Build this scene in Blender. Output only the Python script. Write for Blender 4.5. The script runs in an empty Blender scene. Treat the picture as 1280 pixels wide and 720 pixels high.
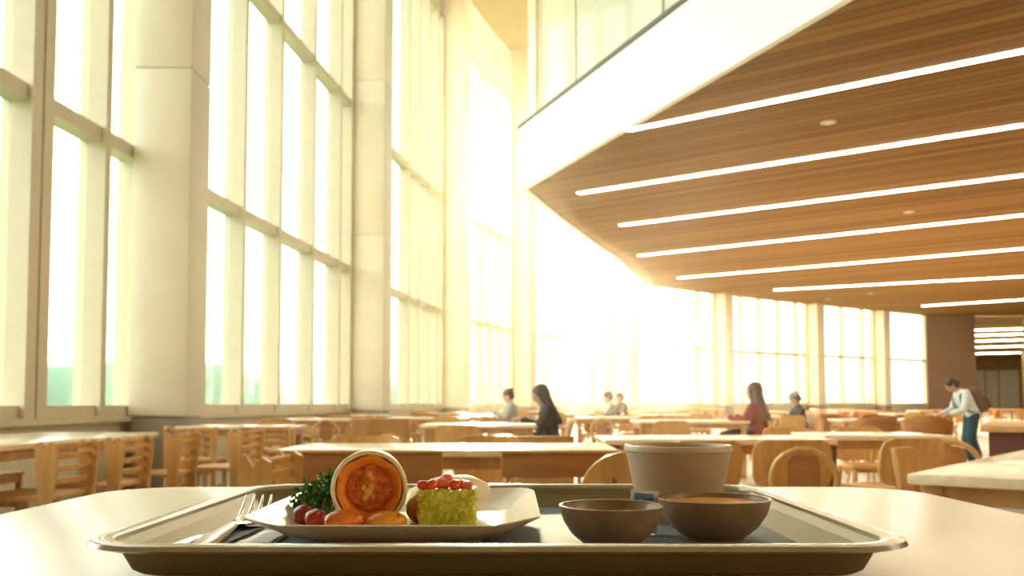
import bpy, bmesh, math, random
from mathutils import Vector, Matrix, Euler, noise
random.seed(11)
PI = math.pi
SC = bpy.context.scene
COL = SC.collection

# ------------------------------------------------------------------ helpers
class MB:
    """collects shapes, links them as ONE mesh object"""
    def __init__(self): self.bm = bmesh.new()
    def _new(self, fn):
        before = set(self.bm.verts)
        fn()
        return [v for v in self.bm.verts if v not in before]
    def box(self, c, s, rot=None, bev=0.0, seg=2, taper=None):
        b = bmesh.new()
        bmesh.ops.create_cube(b, size=1)
        for v in b.verts:
            v.co = Vector((v.co.x*s[0], v.co.y*s[1], v.co.z*s[2]))
            if taper and v.co.z < 0: v.co.x *= taper[0]; v.co.y *= taper[1]
        if bev: bmesh.ops.bevel(b, geom=b.edges[:], offset=bev, segments=seg, affect='EDGES', profile=0.5)
        m = Matrix.Translation(c)
        if rot: m = m @ Euler(rot).to_matrix().to_4x4()
        self._merge(b, m); return self
    def _merge(self, b, m=None):
        if m is not None: b.transform(m)
        me = bpy.data.meshes.new('t'); b.to_mesh(me); b.free()
        self.bm.from_mesh(me); bpy.data.meshes.remove(me)
    def merge_mesh(self, me, m):
        t = me.copy(); t.transform(m); self.bm.from_mesh(t); bpy.data.meshes.remove(t)
    def beam(self, a, b, w, h, up=(0,0,1), bev=0.0):
        a = Vector(a); b = Vector(b); d = b-a; L = d.length
        if L < 1e-6: return self
        z = d.normalized(); u = Vector(up)
        if abs(z.dot(u)) > .999: u = Vector((1,0,0))
        x = u.cross(z).normalized(); y = z.cross(x)
        m = Matrix((x,y,z)).transposed().to_4x4(); m.translation = (a+b)/2
        t = bmesh.new(); bmesh.ops.create_cube(t, size=1)
        for v in t.verts: v.co = Vector((v.co.x*w, v.co.y*h, v.co.z*L))
        if bev: bmesh.ops.bevel(t, geom=t.edges[:], offset=bev, segments=2, affect='EDGES', profile=.5)
        self._merge(t, m); return self
    def tube(self, pts, r, n=10, closed=False, flat=1.0):
        pts = [Vector(p) for p in pts]; N = len(pts)
        rs = r if isinstance(r, (list, tuple)) else [r]*N
        t = bmesh.new(); rings = []
        px = None
        for i, p in enumerate(pts):
            q = pts[(i+1) % N] if (closed or i < N-1) else p
            o = pts[i-1] if (closed or i > 0) else p
            d = (q-o).normalized()
            if px is None:
                a = Vector((0,0,1)) if abs(d.z) < .9 else Vector((1,0,0))
                px = a.cross(d).normalized()
            px = (px - d*px.dot(d)).normalized(); py = d.cross(px)
            rings.append([t.verts.new(p + (px*math.cos(2*PI*k/n) + py*math.sin(2*PI*k/n)*flat)*rs[i]) for k in range(n)])
        M = N if closed else N-1
        for i in range(M):
            A, B = rings[i], rings[(i+1) % N]
            for k in range(n): t.faces.new((A[k], A[(k+1)%n], B[(k+1)%n], B[k]))
        if not closed:
            t.faces.new(rings[0][::-1]); t.faces.new(rings[-1])
        bmesh.ops.recalc_face_normals(t, faces=t.faces[:])
        self._merge(t); return self
    def lathe(self, prof, n=48, m=None, wob=None):
        t = bmesh.new(); rings = []
        for (r, z) in prof:
            if r < 1e-6: rings.append([t.verts.new((0,0,z))])
            else: rings.append([t.verts.new((r*math.cos(2*PI*k/n), r*math.sin(2*PI*k/n), z)) for k in range(n)])
        for A, B in zip(rings, rings[1:]):
            if len(A) == 1 and len(B) == 1: continue
            for k in range(n):
                if len(A) == 1: t.faces.new((A[0], B[(k+1)%n], B[k]))
                elif len(B) == 1: t.faces.new((A[k], A[(k+1)%n], B[0]))
                else: t.faces.new((A[k], A[(k+1)%n], B[(k+1)%n], B[k]))
        bmesh.ops.recalc_face_normals(t, faces=t.faces[:])
        if wob:
            for v in t.verts: v.co = wob(v.co)
        self._merge(t, m); return self
    def prism(self, poly, z0, z1, m=None, bev=0.0):
        t = bmesh.new()
        lo = [t.verts.new((x,y,z0)) for x,y in poly]; hi = [t.verts.new((x,y,z1)) for x,y in poly]
        n = len(poly)
        t.faces.new(lo[::-1]); t.faces.new(hi)
        for k in range(n): t.faces.new((lo[k], lo[(k+1)%n], hi[(k+1)%n], hi[k]))
        bmesh.ops.recalc_face_normals(t, faces=t.faces[:])
        if bev:
            es = [e for e in t.edges if abs(e.verts[0].co.z-e.verts[1].co.z) < 1e-6]
            bmesh.ops.bevel(t, geom=es, offset=bev, segments=2, affect='EDGES', profile=.5)
        self._merge(t, m); return self
    def ball(self, c, s, m=None, sub=3, jit=0.0, freq=20.0, seed=0):
        t = bmesh.new(); bmesh.ops.create_icosphere(t, subdivisions=sub, radius=1)
        s = (s,s,s) if not isinstance(s, (tuple,list)) else s
        for v in t.verts:
            k = 1.0
            if jit: k += jit*noise.noise(v.co*freq + Vector((seed*7.1, seed*3.3, 0)))
            v.co = Vector((v.co.x*s[0]*k, v.co.y*s[1]*k, v.co.z*s[2]*k))
        mm = Matrix.Translation(c)
        if m is not None: mm = mm @ m
        self._merge(t, mm); return self
    def cap(self, a, b, ra, rb, n=12):
        """capsule with taper"""
        a = Vector(a); b = Vector(b)
        d = b-a; L = max(d.length, 1e-5); z = d/L
        pts, rs = [], []
        for k in range(5):
            t = (k/4)*PI/2
            pts.append(a - z*ra*math.cos(t)); rs.append(max(ra*math.sin(t), ra*.05))
        for k in range(5):
            t = (k/4)*PI/2
            pts.append(b + z*rb*math.sin(t)); rs.append(max(rb*math.cos(t), rb*.05))
        self.tube(pts, rs, n); return self
    def quad(self, *p):
        self.bm.faces.new([self.bm.verts.new(q) for q in p]); return self
    def build(self, name, mat, parent=None, smooth=True, loc=None):
        me = bpy.data.meshes.new(name)
        self.bm.to_mesh(me); self.bm.free()
        if smooth:
            for p in me.polygons: p.use_smooth = True
            try: me.set_sharp_from_angle(angle=math.radians(38))
            except Exception: pass
        o = bpy.data.objects.new(name, me); COL.objects.link(o)
        if isinstance(mat, (list, tuple)):
            for x in mat: me.materials.append(x)
        else: me.materials.append(mat)
        if parent is not None: o.parent = parent
        if loc is not None: o.location = loc
        return o

def tag(o, label, cat, group=None, kind=None):
    o['label'] = label; o['category'] = cat
    if group: o['group'] = group
    if kind: o['kind'] = kind
    return o
def struct(o): o['kind'] = 'structure'; return o
def thing(name, label, cat, loc=(0,0,0), rz=0.0, group=None):
    o = bpy.data.objects.new(name, None); COL.objects.link(o)
    o.location = loc; o.rotation_euler = (0,0,rz); o.empty_display_size = .1
    return tag(o, label, cat, group)
def dup(root, loc, rz, label, group=None):
    r = root.copy(); COL.objects.link(r); r.location = loc; r.rotation_euler = (0,0,rz); r['label'] = label
    if group: r['group'] = group
    for ch in list(root.children):
        c = ch.copy(); COL.objects.link(c); c.parent = r
        for g in ch.children:
            d = g.copy(); COL.objects.link(d); d.parent = c
    return r

def remesh(o, voxel, smooth=4, dec=None):
    m = o.modifiers.new('r', 'REMESH'); m.mode = 'VOXEL'; m.voxel_size = voxel; m.use_smooth_shade = True
    if smooth:
        s = o.modifiers.new('s', 'SMOOTH'); s.iterations = smooth; s.factor = .5
    if dec:
        q = o.modifiers.new('d', 'DECIMATE'); q.ratio = dec
    dg = bpy.context.evaluated_depsgraph_get(); dg.update()
    me = bpy.data.meshes.new_from_object(o.evaluated_get(dg))
    mats = list(o.data.materials)
    o.modifiers.clear(); o.data = me
    me.materials.clear()
    for x in mats: me.materials.append(x)
    for p in me.polygons: p.use_smooth = True
    return o

# ------------------------------------------------------------------ materials
def base_mat(name):
    m = bpy.data.materials.new(name); m.use_nodes = True
    nt = m.node_tree; b = nt.nodes['Principled BSDF']
    return m, nt, b
def mat(name, col, rough=.5, metal=0.0, var=.12, scale=8.0, spec=.5, bump=0.0, coat=0.0, sss=0.0, stretch=(1,1,1), trans=0.0):
    m, nt, b = base_mat(name)
    b.inputs['Roughness'].default_value = rough; b.inputs['Metallic'].default_value = metal
    b.inputs['Specular IOR Level'].default_value = spec
    if coat: b.inputs['Coat Weight'].default_value = coat; b.inputs['Coat Roughness'].default_value = .08
    if sss:
        b.inputs['Subsurface Weight'].default_value = sss; b.inputs['Subsurface Radius'].default_value = (1,.5,.3)
        b.inputs['Subsurface Scale'].default_value = .006
    if trans: b.inputs['Transmission Weight'].default_value = trans
    tc = nt.nodes.new('ShaderNodeTexCoord'); mp = nt.nodes.new('ShaderNodeMapping')
    mp.inputs['Scale'].default_value = stretch
    nz = nt.nodes.new('ShaderNodeTexNoise'); nz.inputs['Scale'].default_value = scale; nz.inputs['Detail'].default_value = 4
    rp = nt.nodes.new('ShaderNodeValToRGB')
    rp.color_ramp.elements[0].position = .3; rp.color_ramp.elements[1].position = .7
    rp.color_ramp.elements[0].color = tuple(max(0, c*(1-var)) for c in col)+(1,)
    rp.color_ramp.elements[1].color = tuple(min(1, c*(1+var)) for c in col)+(1,)
    nt.links.new(tc.outputs['Object'], mp.inputs[0]); nt.links.new(mp.outputs[0], nz.inputs['Vector'])
    nt.links.new(nz.outputs[0], rp.inputs[0]); nt.links.new(rp.outputs[0], b.inputs['Base Color'])
    if bump:
        bp = nt.nodes.new('ShaderNodeBump'); bp.inputs['Strength'].default_value = bump; bp.inputs['Distance'].default_value = .01
        nt.links.new(nz.outputs[0], bp.inputs['Height']); nt.links.new(bp.outputs[0], b.inputs['Normal'])
    return m
def wood(name, c1, c2, rough=.4, sc=3.0, stretch=(1,12,12), coat=0.0, spec=.5):
    m, nt, b = base_mat(name)
    b.inputs['Roughness'].default_value = rough; b.inputs['Specular IOR Level'].default_value = spec
    if coat: b.inputs['Coat Weight'].default_value = coat; b.inputs['Coat Roughness'].default_value = .12
    tc = nt.nodes.new('ShaderNodeTexCoord'); mp = nt.nodes.new('ShaderNodeMapping'); mp.inputs['Scale'].default_value = stretch
    nz = nt.nodes.new('ShaderNodeTexNoise'); nz.inputs['Scale'].default_value = sc; nz.inputs['Detail'].default_value = 6; nz.inputs['Distortion'].default_value = .6
    rp = nt.nodes.new('ShaderNodeValToRGB'); rp.color_ramp.elements[0].position = .35; rp.color_ramp.elements[1].position = .68
    rp.color_ramp.elements[0].color = c1+(1,); rp.color_ramp.elements[1].color = c2+(1,)
    nt.links.new(tc.outputs['Object'], mp.inputs[0]); nt.links.new(mp.outputs[0], nz.inputs['Vector'])
    nt.links.new(nz.outputs[0], rp.inputs[0]); nt.links.new(rp.outputs[0], b.inputs['Base Color'])
    bp = nt.nodes.new('ShaderNodeBump'); bp.inputs['Strength'].default_value = .08; bp.inputs['Distance'].default_value = .004
    nt.links.new(nz.outputs[0], bp.inputs['Height']); nt.links.new(bp.outputs[0], b.inputs['Normal'])
    return m
def emit(name, col, s):
    m, nt, b = base_mat(name)
    b.inputs['Base Color'].default_value = col+(1,)
    b.inputs['Emission Color'].default_value = col+(1,); b.inputs['Emission Strength'].default_value = s
    return m
def glass(name, tint, refl=.06, milky=0.0):
    m = bpy.data.materials.new(name); m.use_nodes = True; nt = m.node_tree
    nt.nodes.remove(nt.nodes['Principled BSDF'])
    out = nt.nodes['Material Output']
    tr = nt.nodes.new('ShaderNodeBsdfTransparent'); tr.inputs[0].default_value = tint+(1,)
    gl = nt.nodes.new('ShaderNodeBsdfGlossy'); gl.inputs['Roughness'].default_value = .03
    lw = nt.nodes.new('ShaderNodeFresnel'); lw.inputs[0].default_value = 1.35
    nz = nt.nodes.new('ShaderNodeTexNoise'); nz.inputs['Scale'].default_value = .6
    mx = nt.nodes.new('ShaderNodeMixShader')
    ma = nt.nodes.new('ShaderNodeMath'); ma.operation = 'MULTIPLY'; ma.inputs[1].default_value = .5
    nt.links.new(lw.outputs[0], ma.inputs[0]); nt.links.new(ma.outputs[0], mx.inputs[0])
    last = tr
    if milky:
        tl = nt.nodes.new('ShaderNodeBsdfTranslucent'); tl.inputs[0].default_value = (.95,.97,.9,1)
        df = nt.nodes.new('ShaderNodeBsdfDiffuse'); df.inputs[0].default_value = (.93,.96,.88,1)
        m0 = nt.nodes.new('ShaderNodeMixShader'); m0.inputs[0].default_value = .5
        nt.links.new(tl.outputs[0], m0.inputs[1]); nt.links.new(df.outputs[0], m0.inputs[2])
        m2 = nt.nodes.new('ShaderNodeMixShader'); m2.inputs[0].default_value = milky
        nt.links.new(tr.outputs[0], m2.inputs[1]); nt.links.new(m0.outputs[0], m2.inputs[2]); last = m2
    nt.links.new(last.outputs[0], mx.inputs[1]); nt.links.new(gl.outputs[0], mx.inputs[2])
    nt.links.new(mx.outputs[0], out.inputs['Surface'])
    return m

M = {}
M['table'] = wood('pale_oak_top', (.74,.57,.35), (.84,.68,.46), .34, 2.2, (1,9,9), coat=.8)
M['wood'] = wood('honey_oak', (.40,.20,.06), (.52,.28,.10), .42, 3, (3,3,1))
M['chair'] = wood('beech', (.50,.25,.065), (.62,.34,.105), .42, 3, (6,6,1))
M['panel'] = wood('brown_veneer', (.32,.13,.03), (.43,.19,.05), .45, 2.0, (1,6,9))
M['dark'] = wood('dark_oak', (.14,.075,.04), (.22,.12,.065), .8, 3, (6,6,1), spec=.1)
M['redbrown'] = mat('red_brown_laminate', (.12,.035,.022), .5)
M['desk'] = mat('cream_laminate', (.72,.60,.44), .34, var=.04, scale=3, spec=.5, coat=.8)
M['desk'].node_tree.nodes['Principled BSDF'].inputs['Coat Roughness'].default_value = .28
M['frame'] = mat('cream_painted_aluminium', (.70,.63,.48), .45, var=.03)
M['column'] = mat('cream_stone_panel', (.78,.74,.63), .5, var=.04, scale=2)
M['plinth'] = mat('grey_taupe_panel', (.30,.25,.21), .55, var=.05)
M['white'] = mat('white_plaster', (.93,.92,.86), .7, var=.02, scale=2)
M['olive'] = mat('straw_coloured_plaster', (.42,.34,.13), .7, var=.05, scale=1)
M['floor'] = mat('polished_pale_stone', (.52,.49,.43), .30, var=.06, scale=.7)
M['taupe'] = mat('brown_wall_panel', (.30,.19,.13), .6, var=.05, scale=.8)
M['warm'] = mat('warm_plaster', (.82,.64,.42), .7, var=.03, scale=1)
M['tan'] = mat('tan_wall_panel', (.42,.30,.15), .6, var=.06, scale=.8)
M['rail'] = mat('dark_bronze_rail', (.05,.04,.022), .5, .2)
M['door'] = mat('grey_blue_door', (.72,.76,.72), .4)
M['glass'] = glass('window_glass', (.97,.99,.96))
M['mglass'] = glass('frosted_glass', (.9,.97,.88), milky=.93)
M['lawn'] = mat('grass_lawn', (.05,.12,.05), .9, var=.3, scale=.4)
M['hill'] = mat('hazy_green_hill', (.11,.21,.14), .95, var=.25, scale=.06)
M['leaf_tree'] = mat('tree_foliage', (.16,.34,.12), .8, var=.4, scale=1.5)
M['bark'] = mat('bark', (.18,.12,.08), .9)
M['lamp'] = emit('lamp_diffuser', (1,.84,.58), 22.0)
M['lampc'] = emit('corridor_lamp_diffuser', (1,.84,.5), 20.0)
M['housing'] = mat('lamp_housing', (.55,.42,.25), .5)
# tableware
M['tray'] = mat('olive_grey_melamine', (.23,.18,.085), .6, var=.05, spec=.08)
M['trayin'] = mat('sky_tinted_tray_floor', (.19,.22,.235), .65, spec=.3, var=.08, scale=60)  # tray floor, the sky's reflection put into its blue-grey colour
M['rim'] = mat('pale_tray_rim', (.42,.36,.25), .22, var=.03, coat=.5)
M['plate'] = mat('cream_porcelain', (.84,.74,.62), .2, var=.02, coat=.4, sss=.15)
M['cup'] = mat('matte_taupe_cup', (.50,.36,.24), .5, var=.05, scale=30)
M['cuprim'] = mat('pale_cup_lip', (.66,.54,.40), .4, var=.04)
M['bowl'] = mat('brown_stoneware', (.33,.22,.125), .38, var=.2, scale=60, coat=.2)
M['bowlrim'] = mat('brown_stoneware_lip', (.30,.22,.14), .2, var=.15, scale=60, coat=.4)
M['sauce'] = mat('orange_soup', (.70,.30,.075), .45, var=.08, scale=40, spec=.25)
M['dip'] = mat('dark_brown_sauce', (.085,.045,.025), .15, var=.15, scale=50, coat=.4)
M['paper'] = mat('white_paper', (.90,.90,.88), .75, var=.02)
M['blue'] = mat('blue_packet_print', (.10,.24,.50), .5)
M['napkin'] = mat('charcoal_napkin', (.045,.05,.055), .85, var=.2, scale=300)
M['steel'] = mat('brushed_steel', (.82,.81,.78), .22, 1.0, var=.05, scale=40)
M['handle'] = wood('pale_bamboo', (.60,.46,.27), (.70,.56,.35), .4, 30, (9,1,9))
M['wrap'] = mat('cream_dough', (.86,.76,.52), .5, var=.08, scale=70, sss=.25, bump=.15)
M['orange'] = mat('orange_filling', (.95,.29,.022), .38, var=.16, scale=120, sss=.25, bump=.3)
M['core'] = mat('red_orange_pulp', (.78,.16,.016), .32, var=.35, scale=150, sss=.2, bump=.6, coat=.2)
M['seed'] = mat('yellow_pulp_seed', (.85,.42,.09), .35, var=.15, scale=200, sss=.2)
M['green'] = mat('parsley_green', (.09,.25,.03), .45, var=.4, scale=90, sss=.1)
M['stem'] = mat('pale_green_stem', (.42,.55,.18), .5)
M['avo'] = None
M['tomato'] = mat('red_tomato_skin', (.72,.055,.03), .16, var=.2, scale=90, sss=.2, coat=.3)
M['salmon'] = mat('salmon_pink_dice', (.80,.22,.12), .25, var=.2, scale=120, sss=.2, coat=.3)
M['grape'] = mat('dark_red_skin', (.36,.035,.018), .22, var=.45, scale=90, sss=.2, coat=.4)
M['otom'] = mat('orange_red_skin', (.85,.19,.02), .28, var=.40, scale=60, sss=.25, coat=.3)
M['ytom'] = mat('amber_skin', (.95,.34,.03), .3, var=.3, scale=50, sss=.25, coat=.3)
M['brownball'] = mat('baked_brown_crust', (.48,.18,.06), .45, var=.3, scale=60, sss=.1)
# people
M['skin'] = mat('skin_tone', (.50,.30,.20), .5, var=.05, sss=.1)
M['hair'] = mat('dark_brown_hair', (.045,.025,.016), .5, var=.3, scale=30, stretch=(6,6,1))
M['hairr'] = mat('chestnut_hair', (.08,.028,.016), .5, var=.3, scale=30, stretch=(6,6,1))
M['black'] = mat('black_fabric', (.03,.022,.02), .85)
M['red'] = mat('dark_red_fabric', (.21,.014,.012), .85)
M['pants'] = mat('dark_teal_fabric', (.02,.055,.06), .85)
M['shirt'] = mat('pale_blue_grey_fabric', (.60,.62,.60), .85)
M['grey'] = mat('grey_fabric', (.30,.31,.29), .85)
M['bagm'] = mat('brown_canvas', (.13,.07,.04), .8)
M['shoe'] = mat('dark_leather', (.03,.025,.02), .5)
M['eye'] = mat('dark_eye', (.02,.015,.01), .2)

# avocado material: chunks of different greens by cell
m, nt, b = base_mat('avocado_green'); M['avo'] = m
tc = nt.nodes.new('ShaderNodeTexCoord'); vo = nt.nodes.new('ShaderNodeTexVoronoi'); vo.inputs['Scale'].default_value = 150
rp = nt.nodes.new('ShaderNodeValToRGB')
rp.color_ramp.elements[0].color = (.50,.46,.02,1); rp.color_ramp.elements[1].color = (.80,.74,.15,1)
e = rp.color_ramp.elements.new(.5); e.color = (.64,.60,.05,1)
nt.links.new(tc.outputs['Object'], vo.inputs['Vector']); nt.links.new(vo.outputs['Color'], rp.inputs[0]); nt.links.new(rp.outputs[0], b.inputs['Base Color'])
b.inputs['Roughness'].default_value = .35; b.inputs['Subsurface Weight'].default_value = .2; b.inputs['Subsurface Scale'].default_value = .004

# ------------------------------------------------------------------ camera
F = 1140.0; PITCH = math.radians(3.0); CZ = .98; HOR = 503.0
SHY = (HOR-360 - F*math.tan(PITCH))
cd = bpy.data.cameras.new('camera'); cam = bpy.data.objects.new('camera', cd); COL.objects.link(cam)
cd.sensor_width = 36; cd.lens = 36*F/1280; cd.shift_y = SHY/1280
cam.location = (0,0,CZ); cam.rotation_euler = (PI/2+PITCH, 0, 0)
cd.clip_start = .05; cd.clip_end = 600
cd.dof.use_dof = True; cd.dof.focus_distance = .64; cd.dof.aperture_fstop = 15
SC.camera = cam
def ray(x, y):
    u = (x-640)/F; v = (360-y+SHY)/F
    c, s = math.cos(PITCH), math.sin(PITCH)
    return Vector((u, c - v*s, s + v*c))
def onz(x, y, z):
    d = ray(x, y); t = (z-CZ)/d.z
    return Vector((d.x*t, d.y*t, z))

# ------------------------------------------------------------------ the hall: plan of the window wall
CTRL = [(-4.75,-9),(-4.75,-1),(-4.7,5),(-4.6,7.9),(-4.42,10.7),(-4.2,13.5),(-3.65,19.2),(-3.0,24.7),(-1.9,30.5),(0.2,37.3),(3.4,42.6),(8.6,48),(15,53.3),(22,58.3),(28.6,63)]
def catmull(P, n=12):
    out = []
    for i in range(len(P)-1):
        p0 = P[max(i-1,0)]; p1 = P[i]; p2 = P[i+1]; p3 = P[min(i+2,len(P)-1)]
        for k in range(n):
            t = k/n
            out.append(tuple(.5*((2*p1[j]) + (-p0[j]+p2[j])*t + (2*p0[j]-5*p1[j]+4*p2[j]-p3[j])*t*t + (-p0[j]+3*p1[j]-3*p2[j]+p3[j])*t**3) for j in (0,1)))
    out.append(P[-1]); return out
WALL = [Vector((x,y,0)) for x,y in catmull(CTRL)]
CUM = [0.0]
for a, b_ in zip(WALL, WALL[1:]): CUM.append(CUM[-1] + (b_-a).length)
def wat(s):
    s = max(0, min(CUM[-1]-1e-4, s))
    for i in range(len(CUM)-1):
        if CUM[i+1] >= s:
            t = (s-CUM[i])/(CUM[i+1]-CUM[i]); p = WALL[i].lerp(WALL[i+1], t)
            tg = (WALL[min(i+2,len(WALL)-1)]-WALL[max(i-1,0)]).normalized()
            return p, tg
    return WALL[-1], Vector((1,1,0)).normalized()
def inw(tg): return Vector((tg.y, -tg.x, 0))       # towards the hall
def s_px(x):
    """arc length where the wall crosses a sight line"""
    best = None
    for i in range(len(WALL)):
        p = WALL[i]
        if p.y < 1: continue
        e = abs(640 + p.x*F/p.y - x)
        if best is None or e < best[0]: best = (e, i)
    i = best[1]; lo, hi = CUM[max(i-1,0)], CUM[min(i+1,len(CUM)-1)]
    for _ in range(40):
        m_ = (lo+hi)/2; p, _t = wat(m_)
        if 640 + p.x*F/p.y < x: lo = m_
        else: hi = m_
    return (lo+hi)/2
SILL = .83; T1 = 3.85; T2 = 7.5; T3 = 10.6; HEAD = 13.4; CEIL = 15.4; SOF = 6.96; FAS = 1.75
def ext_wall(name, matl, z0, z1, o0, o1, s0=0, s1=None, parent=None):
    """strip that follows the wall between offsets o0..o1 (towards the hall)"""
    s1 = CUM[-1] if s1 is None else s1
    n = max(2, int((s1-s0)/1.2)); mb = MB(); bm = mb.bm; prev = None
    for k in range(n+1):
        p, tg = wat(s0+(s1-s0)*k/n); q = inw(tg)
        a = p+q*o0; c = p+q*o1
        cur = [bm.verts.new((a.x,a.y,z0)), bm.verts.new((c.x,c.y,z0)), bm.verts.new((c.x,c.y,z1)), bm.verts.new((a.x,a.y,z1))]
        if prev:
            for j in range(4): bm.faces.new((prev[j], prev[(j+1)%4], cur[(j+1)%4], cur[j]))
        else: bm.faces.new(cur[::-1])
        prev = cur
    bm.faces.new(prev); bmesh.ops.recalc_face_normals(bm, faces=bm.faces[:])
    return mb.build(name, matl, parent, smooth=False)
struct(ext_wall('wall_left', M['frame'], 0, SILL-.06, -.30, .0))
struct(ext_wall('trim_1', M['frame'], SILL-.06, SILL, -.30, .16))
struct(ext_wall('wall_left_header', M['white'], HEAD, CEIL, -.30, .0))

# floor and ceiling follow the wall
poly = [(p.x, p.y) for p in WALL] + [(48,66),(48,-9)]
struct(MB().prism([(x-.4 if i < len(WALL) else x, y) for i,(x,y) in enumerate(poly)], -.12, 0).build('floor', M['floor'], smooth=False))
struct(MB().prism([(x-.4 if i < len(WALL) else x, y) for i,(x,y) in enumerate(poly)], CEIL, CEIL+.3).build('ceiling', M['olive'], smooth=False))
struct(MB().box((21.6,-9.2,CEIL/2), (53.2,.3,CEIL)).build('wall_back', M['warm'], smooth=False))
struct(MB().box((48.2,28.5,CEIL/2), (.3,75.4,CEIL)).build('wall_right', M['tan'], smooth=False))

# columns
col_px = [210, 462.5, 570, 656, 754, 786, 906, 1021, 1104]
def s_col(x, off):
    lo, hi = s_px(x)-3, s_px(x)+1
    for _ in range(40):
        m_ = (lo+hi)/2; pp, tg = wat(m_); c = pp + inw(tg)*off
        if 640 + c.x*F/c.y < x: lo = m_
        else: hi = m_
    return (lo+hi)/2
col_s = [s_col(x, .46 if i else .42) for i, x in enumerate(col_px)]
joints = {0:[1.2,4.82,8.4,12.0], 1:[.9,4.99,8.3,11.6]}
for i, s in enumerate(col_s):
    p, tg = wat(s); q = inw(tg); w = .66 if i == 0 else .76 if i < 4 else .74
    c = p + q*(.46 if i else .42)
    ang = math.atan2(tg.y, tg.x) if i else PI/2
    top = CEIL if i < 4 else SOF
    r = thing('column', '', 'column', (c.x, c.y, 0), ang); del r['label']; del r['category']; r['kind'] = 'structure'
    zs = [0, .82] + ([4.82,8.4,12.0] if i == 0 else [4.6,8.0,11.6] if i < 4 else [3.9]) + [top]
    mb = MB()
    for za, zb in zip(zs[1:], zs[2:]): mb.box((0,0,(za+zb)/2), (w,w,zb-za-.02), bev=.012)
    mb.box((0,0,(zs[1]+top)/2), (w-.05,w-.05,top-zs[1]-.01))
    mb.build('shaft', M['column'], r)
    MB().box((0,0,.405), (w-.06,w-.06,.81), bev=.01).build('plinth', M['plinth'], r)

# windows: bays between columns, each bay one window with its glass
def window(idx, s0, s1, marks, ztop):
    f = MB(); g = MB()
    pts = [s0]+marks+[s1]
    for s in pts:
        p, tg = wat(s); a = math.atan2(tg.y, tg.x)
        edge = s in (s0, s1)
        f.box((p.x,p.y,(SILL+ztop)/2), (.16 if edge else .11, .30, ztop-SILL), rot=(0,0,a))
    for sa, sb in zip(pts, pts[1:]):
        pa, _ = wat(sa); pb, _ = wat(sb)
        for z in (SILL+.04, T1, T2, HEAD-.05):
            if z < ztop: f.beam((pa.x,pa.y,z), (pb.x,pb.y,z), .20, .16)
        f.beam((pa.x,pa.y,ztop-.05), (pb.x,pb.y,ztop-.05), .20, .10)
        tg = (pb-pa).normalized(); q = inw(tg)*-.05
        g.beam((pa.x+q.x,pa.y+q.y,(SILL+ztop)/2), (pb.x+q.x,pb.y+q.y,(SILL+ztop)/2), .012, ztop-SILL-.06)
    o = struct(f.build('window_%d' % idx, M['frame'], smooth=False))
    g.build('glass_pane', M['glass'], o, smooth=False)
def evenly(a, b, n): return [a+(b-a)*(k+1)/(n+1) for k in range(n)]
hw = .42
b0 = s_px(-260)
wi = 1
sA = 0.3
sA = 10.6
struct(ext_wall('wall_left_blocker', M['tan'], 0, CEIL, -.30, .0, 0, sA-.1))  # unseen stretch made solid to cut fill light from behind the camera
window(wi, sA, s_px(18), evenly(sA, s_px(18), 3), HEAD); wi += 1
window(wi, s_px(18)+.2, col_s[0]-.1, [s_px(112)], HEAD); wi += 1
window(wi, col_s[0]+.1, col_s[1]-hw, [s_px(x) for x in (291,338,381,415)], HEAD); wi += 1
window(wi, col_s[1]+hw, col_s[2]-hw, [s_px(x) for x in (504,517,530,541)], HEAD); wi += 1
window(wi, col_s[2]+hw, col_s[3]-hw, [s_px(x) for x in (600,612,624,636)], HEAD); wi += 1
window(wi, col_s[3]+hw, col_s[4]-hw, [s_px(x) for x in (678,692,706,722,735)], HEAD); wi += 1
window(wi, col_s[4]+hw, col_s[5]-hw, [], HEAD); wi += 1
window(wi, col_s[5]+hw, col_s[6]-hw, [s_px(x) for x in (820,846,872)], HEAD); wi += 1
window(wi, col_s[6]+hw, col_s[7]-hw, [s_px(x) for x in (926,949,972,995)], HEAD); wi += 1
window(wi, col_s[7]+hw, col_s[8]-hw, [s_px(x) for x in (1052,1078)], HEAD); wi += 1
window(wi, col_s[8]+hw, CUM[-1]-.1, [], HEAD)

# far end: brown wall, corridor, tan wall
struct(MB().box((30.35,63.2,CEIL/2), (3.5,.3,CEIL)).build('wall_far', M['taupe'], smooth=False))
struct(MB().box((41.7,62.2,3.48), (13.4,.3,6.96)).build('wall_far_tan', M['tan'], smooth=False))
struct(MB().box((33.7,63.2,6.6), (3.4,.3,.7)).build('wall_far_lintel', M['tan'], smooth=False))
struct(MB().box((40,66.1,11.2), (16.6,.3,8.4)).build('wall_far_upper', M['white'], smooth=False))
CD = Vector((.53,1,0)).normalized(); CN = Vector((CD.y,-CD.x,0)); CA = math.atan2(CD.y,CD.x)-PI/2
C0 = Vector((33.75,63.6,0))
def cbox(mb, along, across, z, s, **k):
    c = C0 + CD*along + CN*across; mb.box((c.x,c.y,z), s, rot=(0,0,CA), **k); return mb
struct(cbox(MB(), 26, -2.75, 3.2, (.3,52,6.4)).build('wall_corridor_left', M['tan'], smooth=False))
struct(cbox(MB(), 27, 2.75, 3.2, (.3,50,6.4)).build('wall_corridor_right', M['tan'], smooth=False))
struct(cbox(MB(), 51.2, 0, 3.2, (6.2,.3,6.4)).build('wall_corridor_end', M['tan'], smooth=False))
struct(cbox(MB(), 29, 0, 6.5, (5.7,56,.2)).build('ceiling_corridor', M['tan'], smooth=False))
struct(cbox(MB(), 29, 0, -.06, (5.7,56,.12)).build('floor_corridor', M['floor'], smooth=False))
dr = MB()
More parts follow.
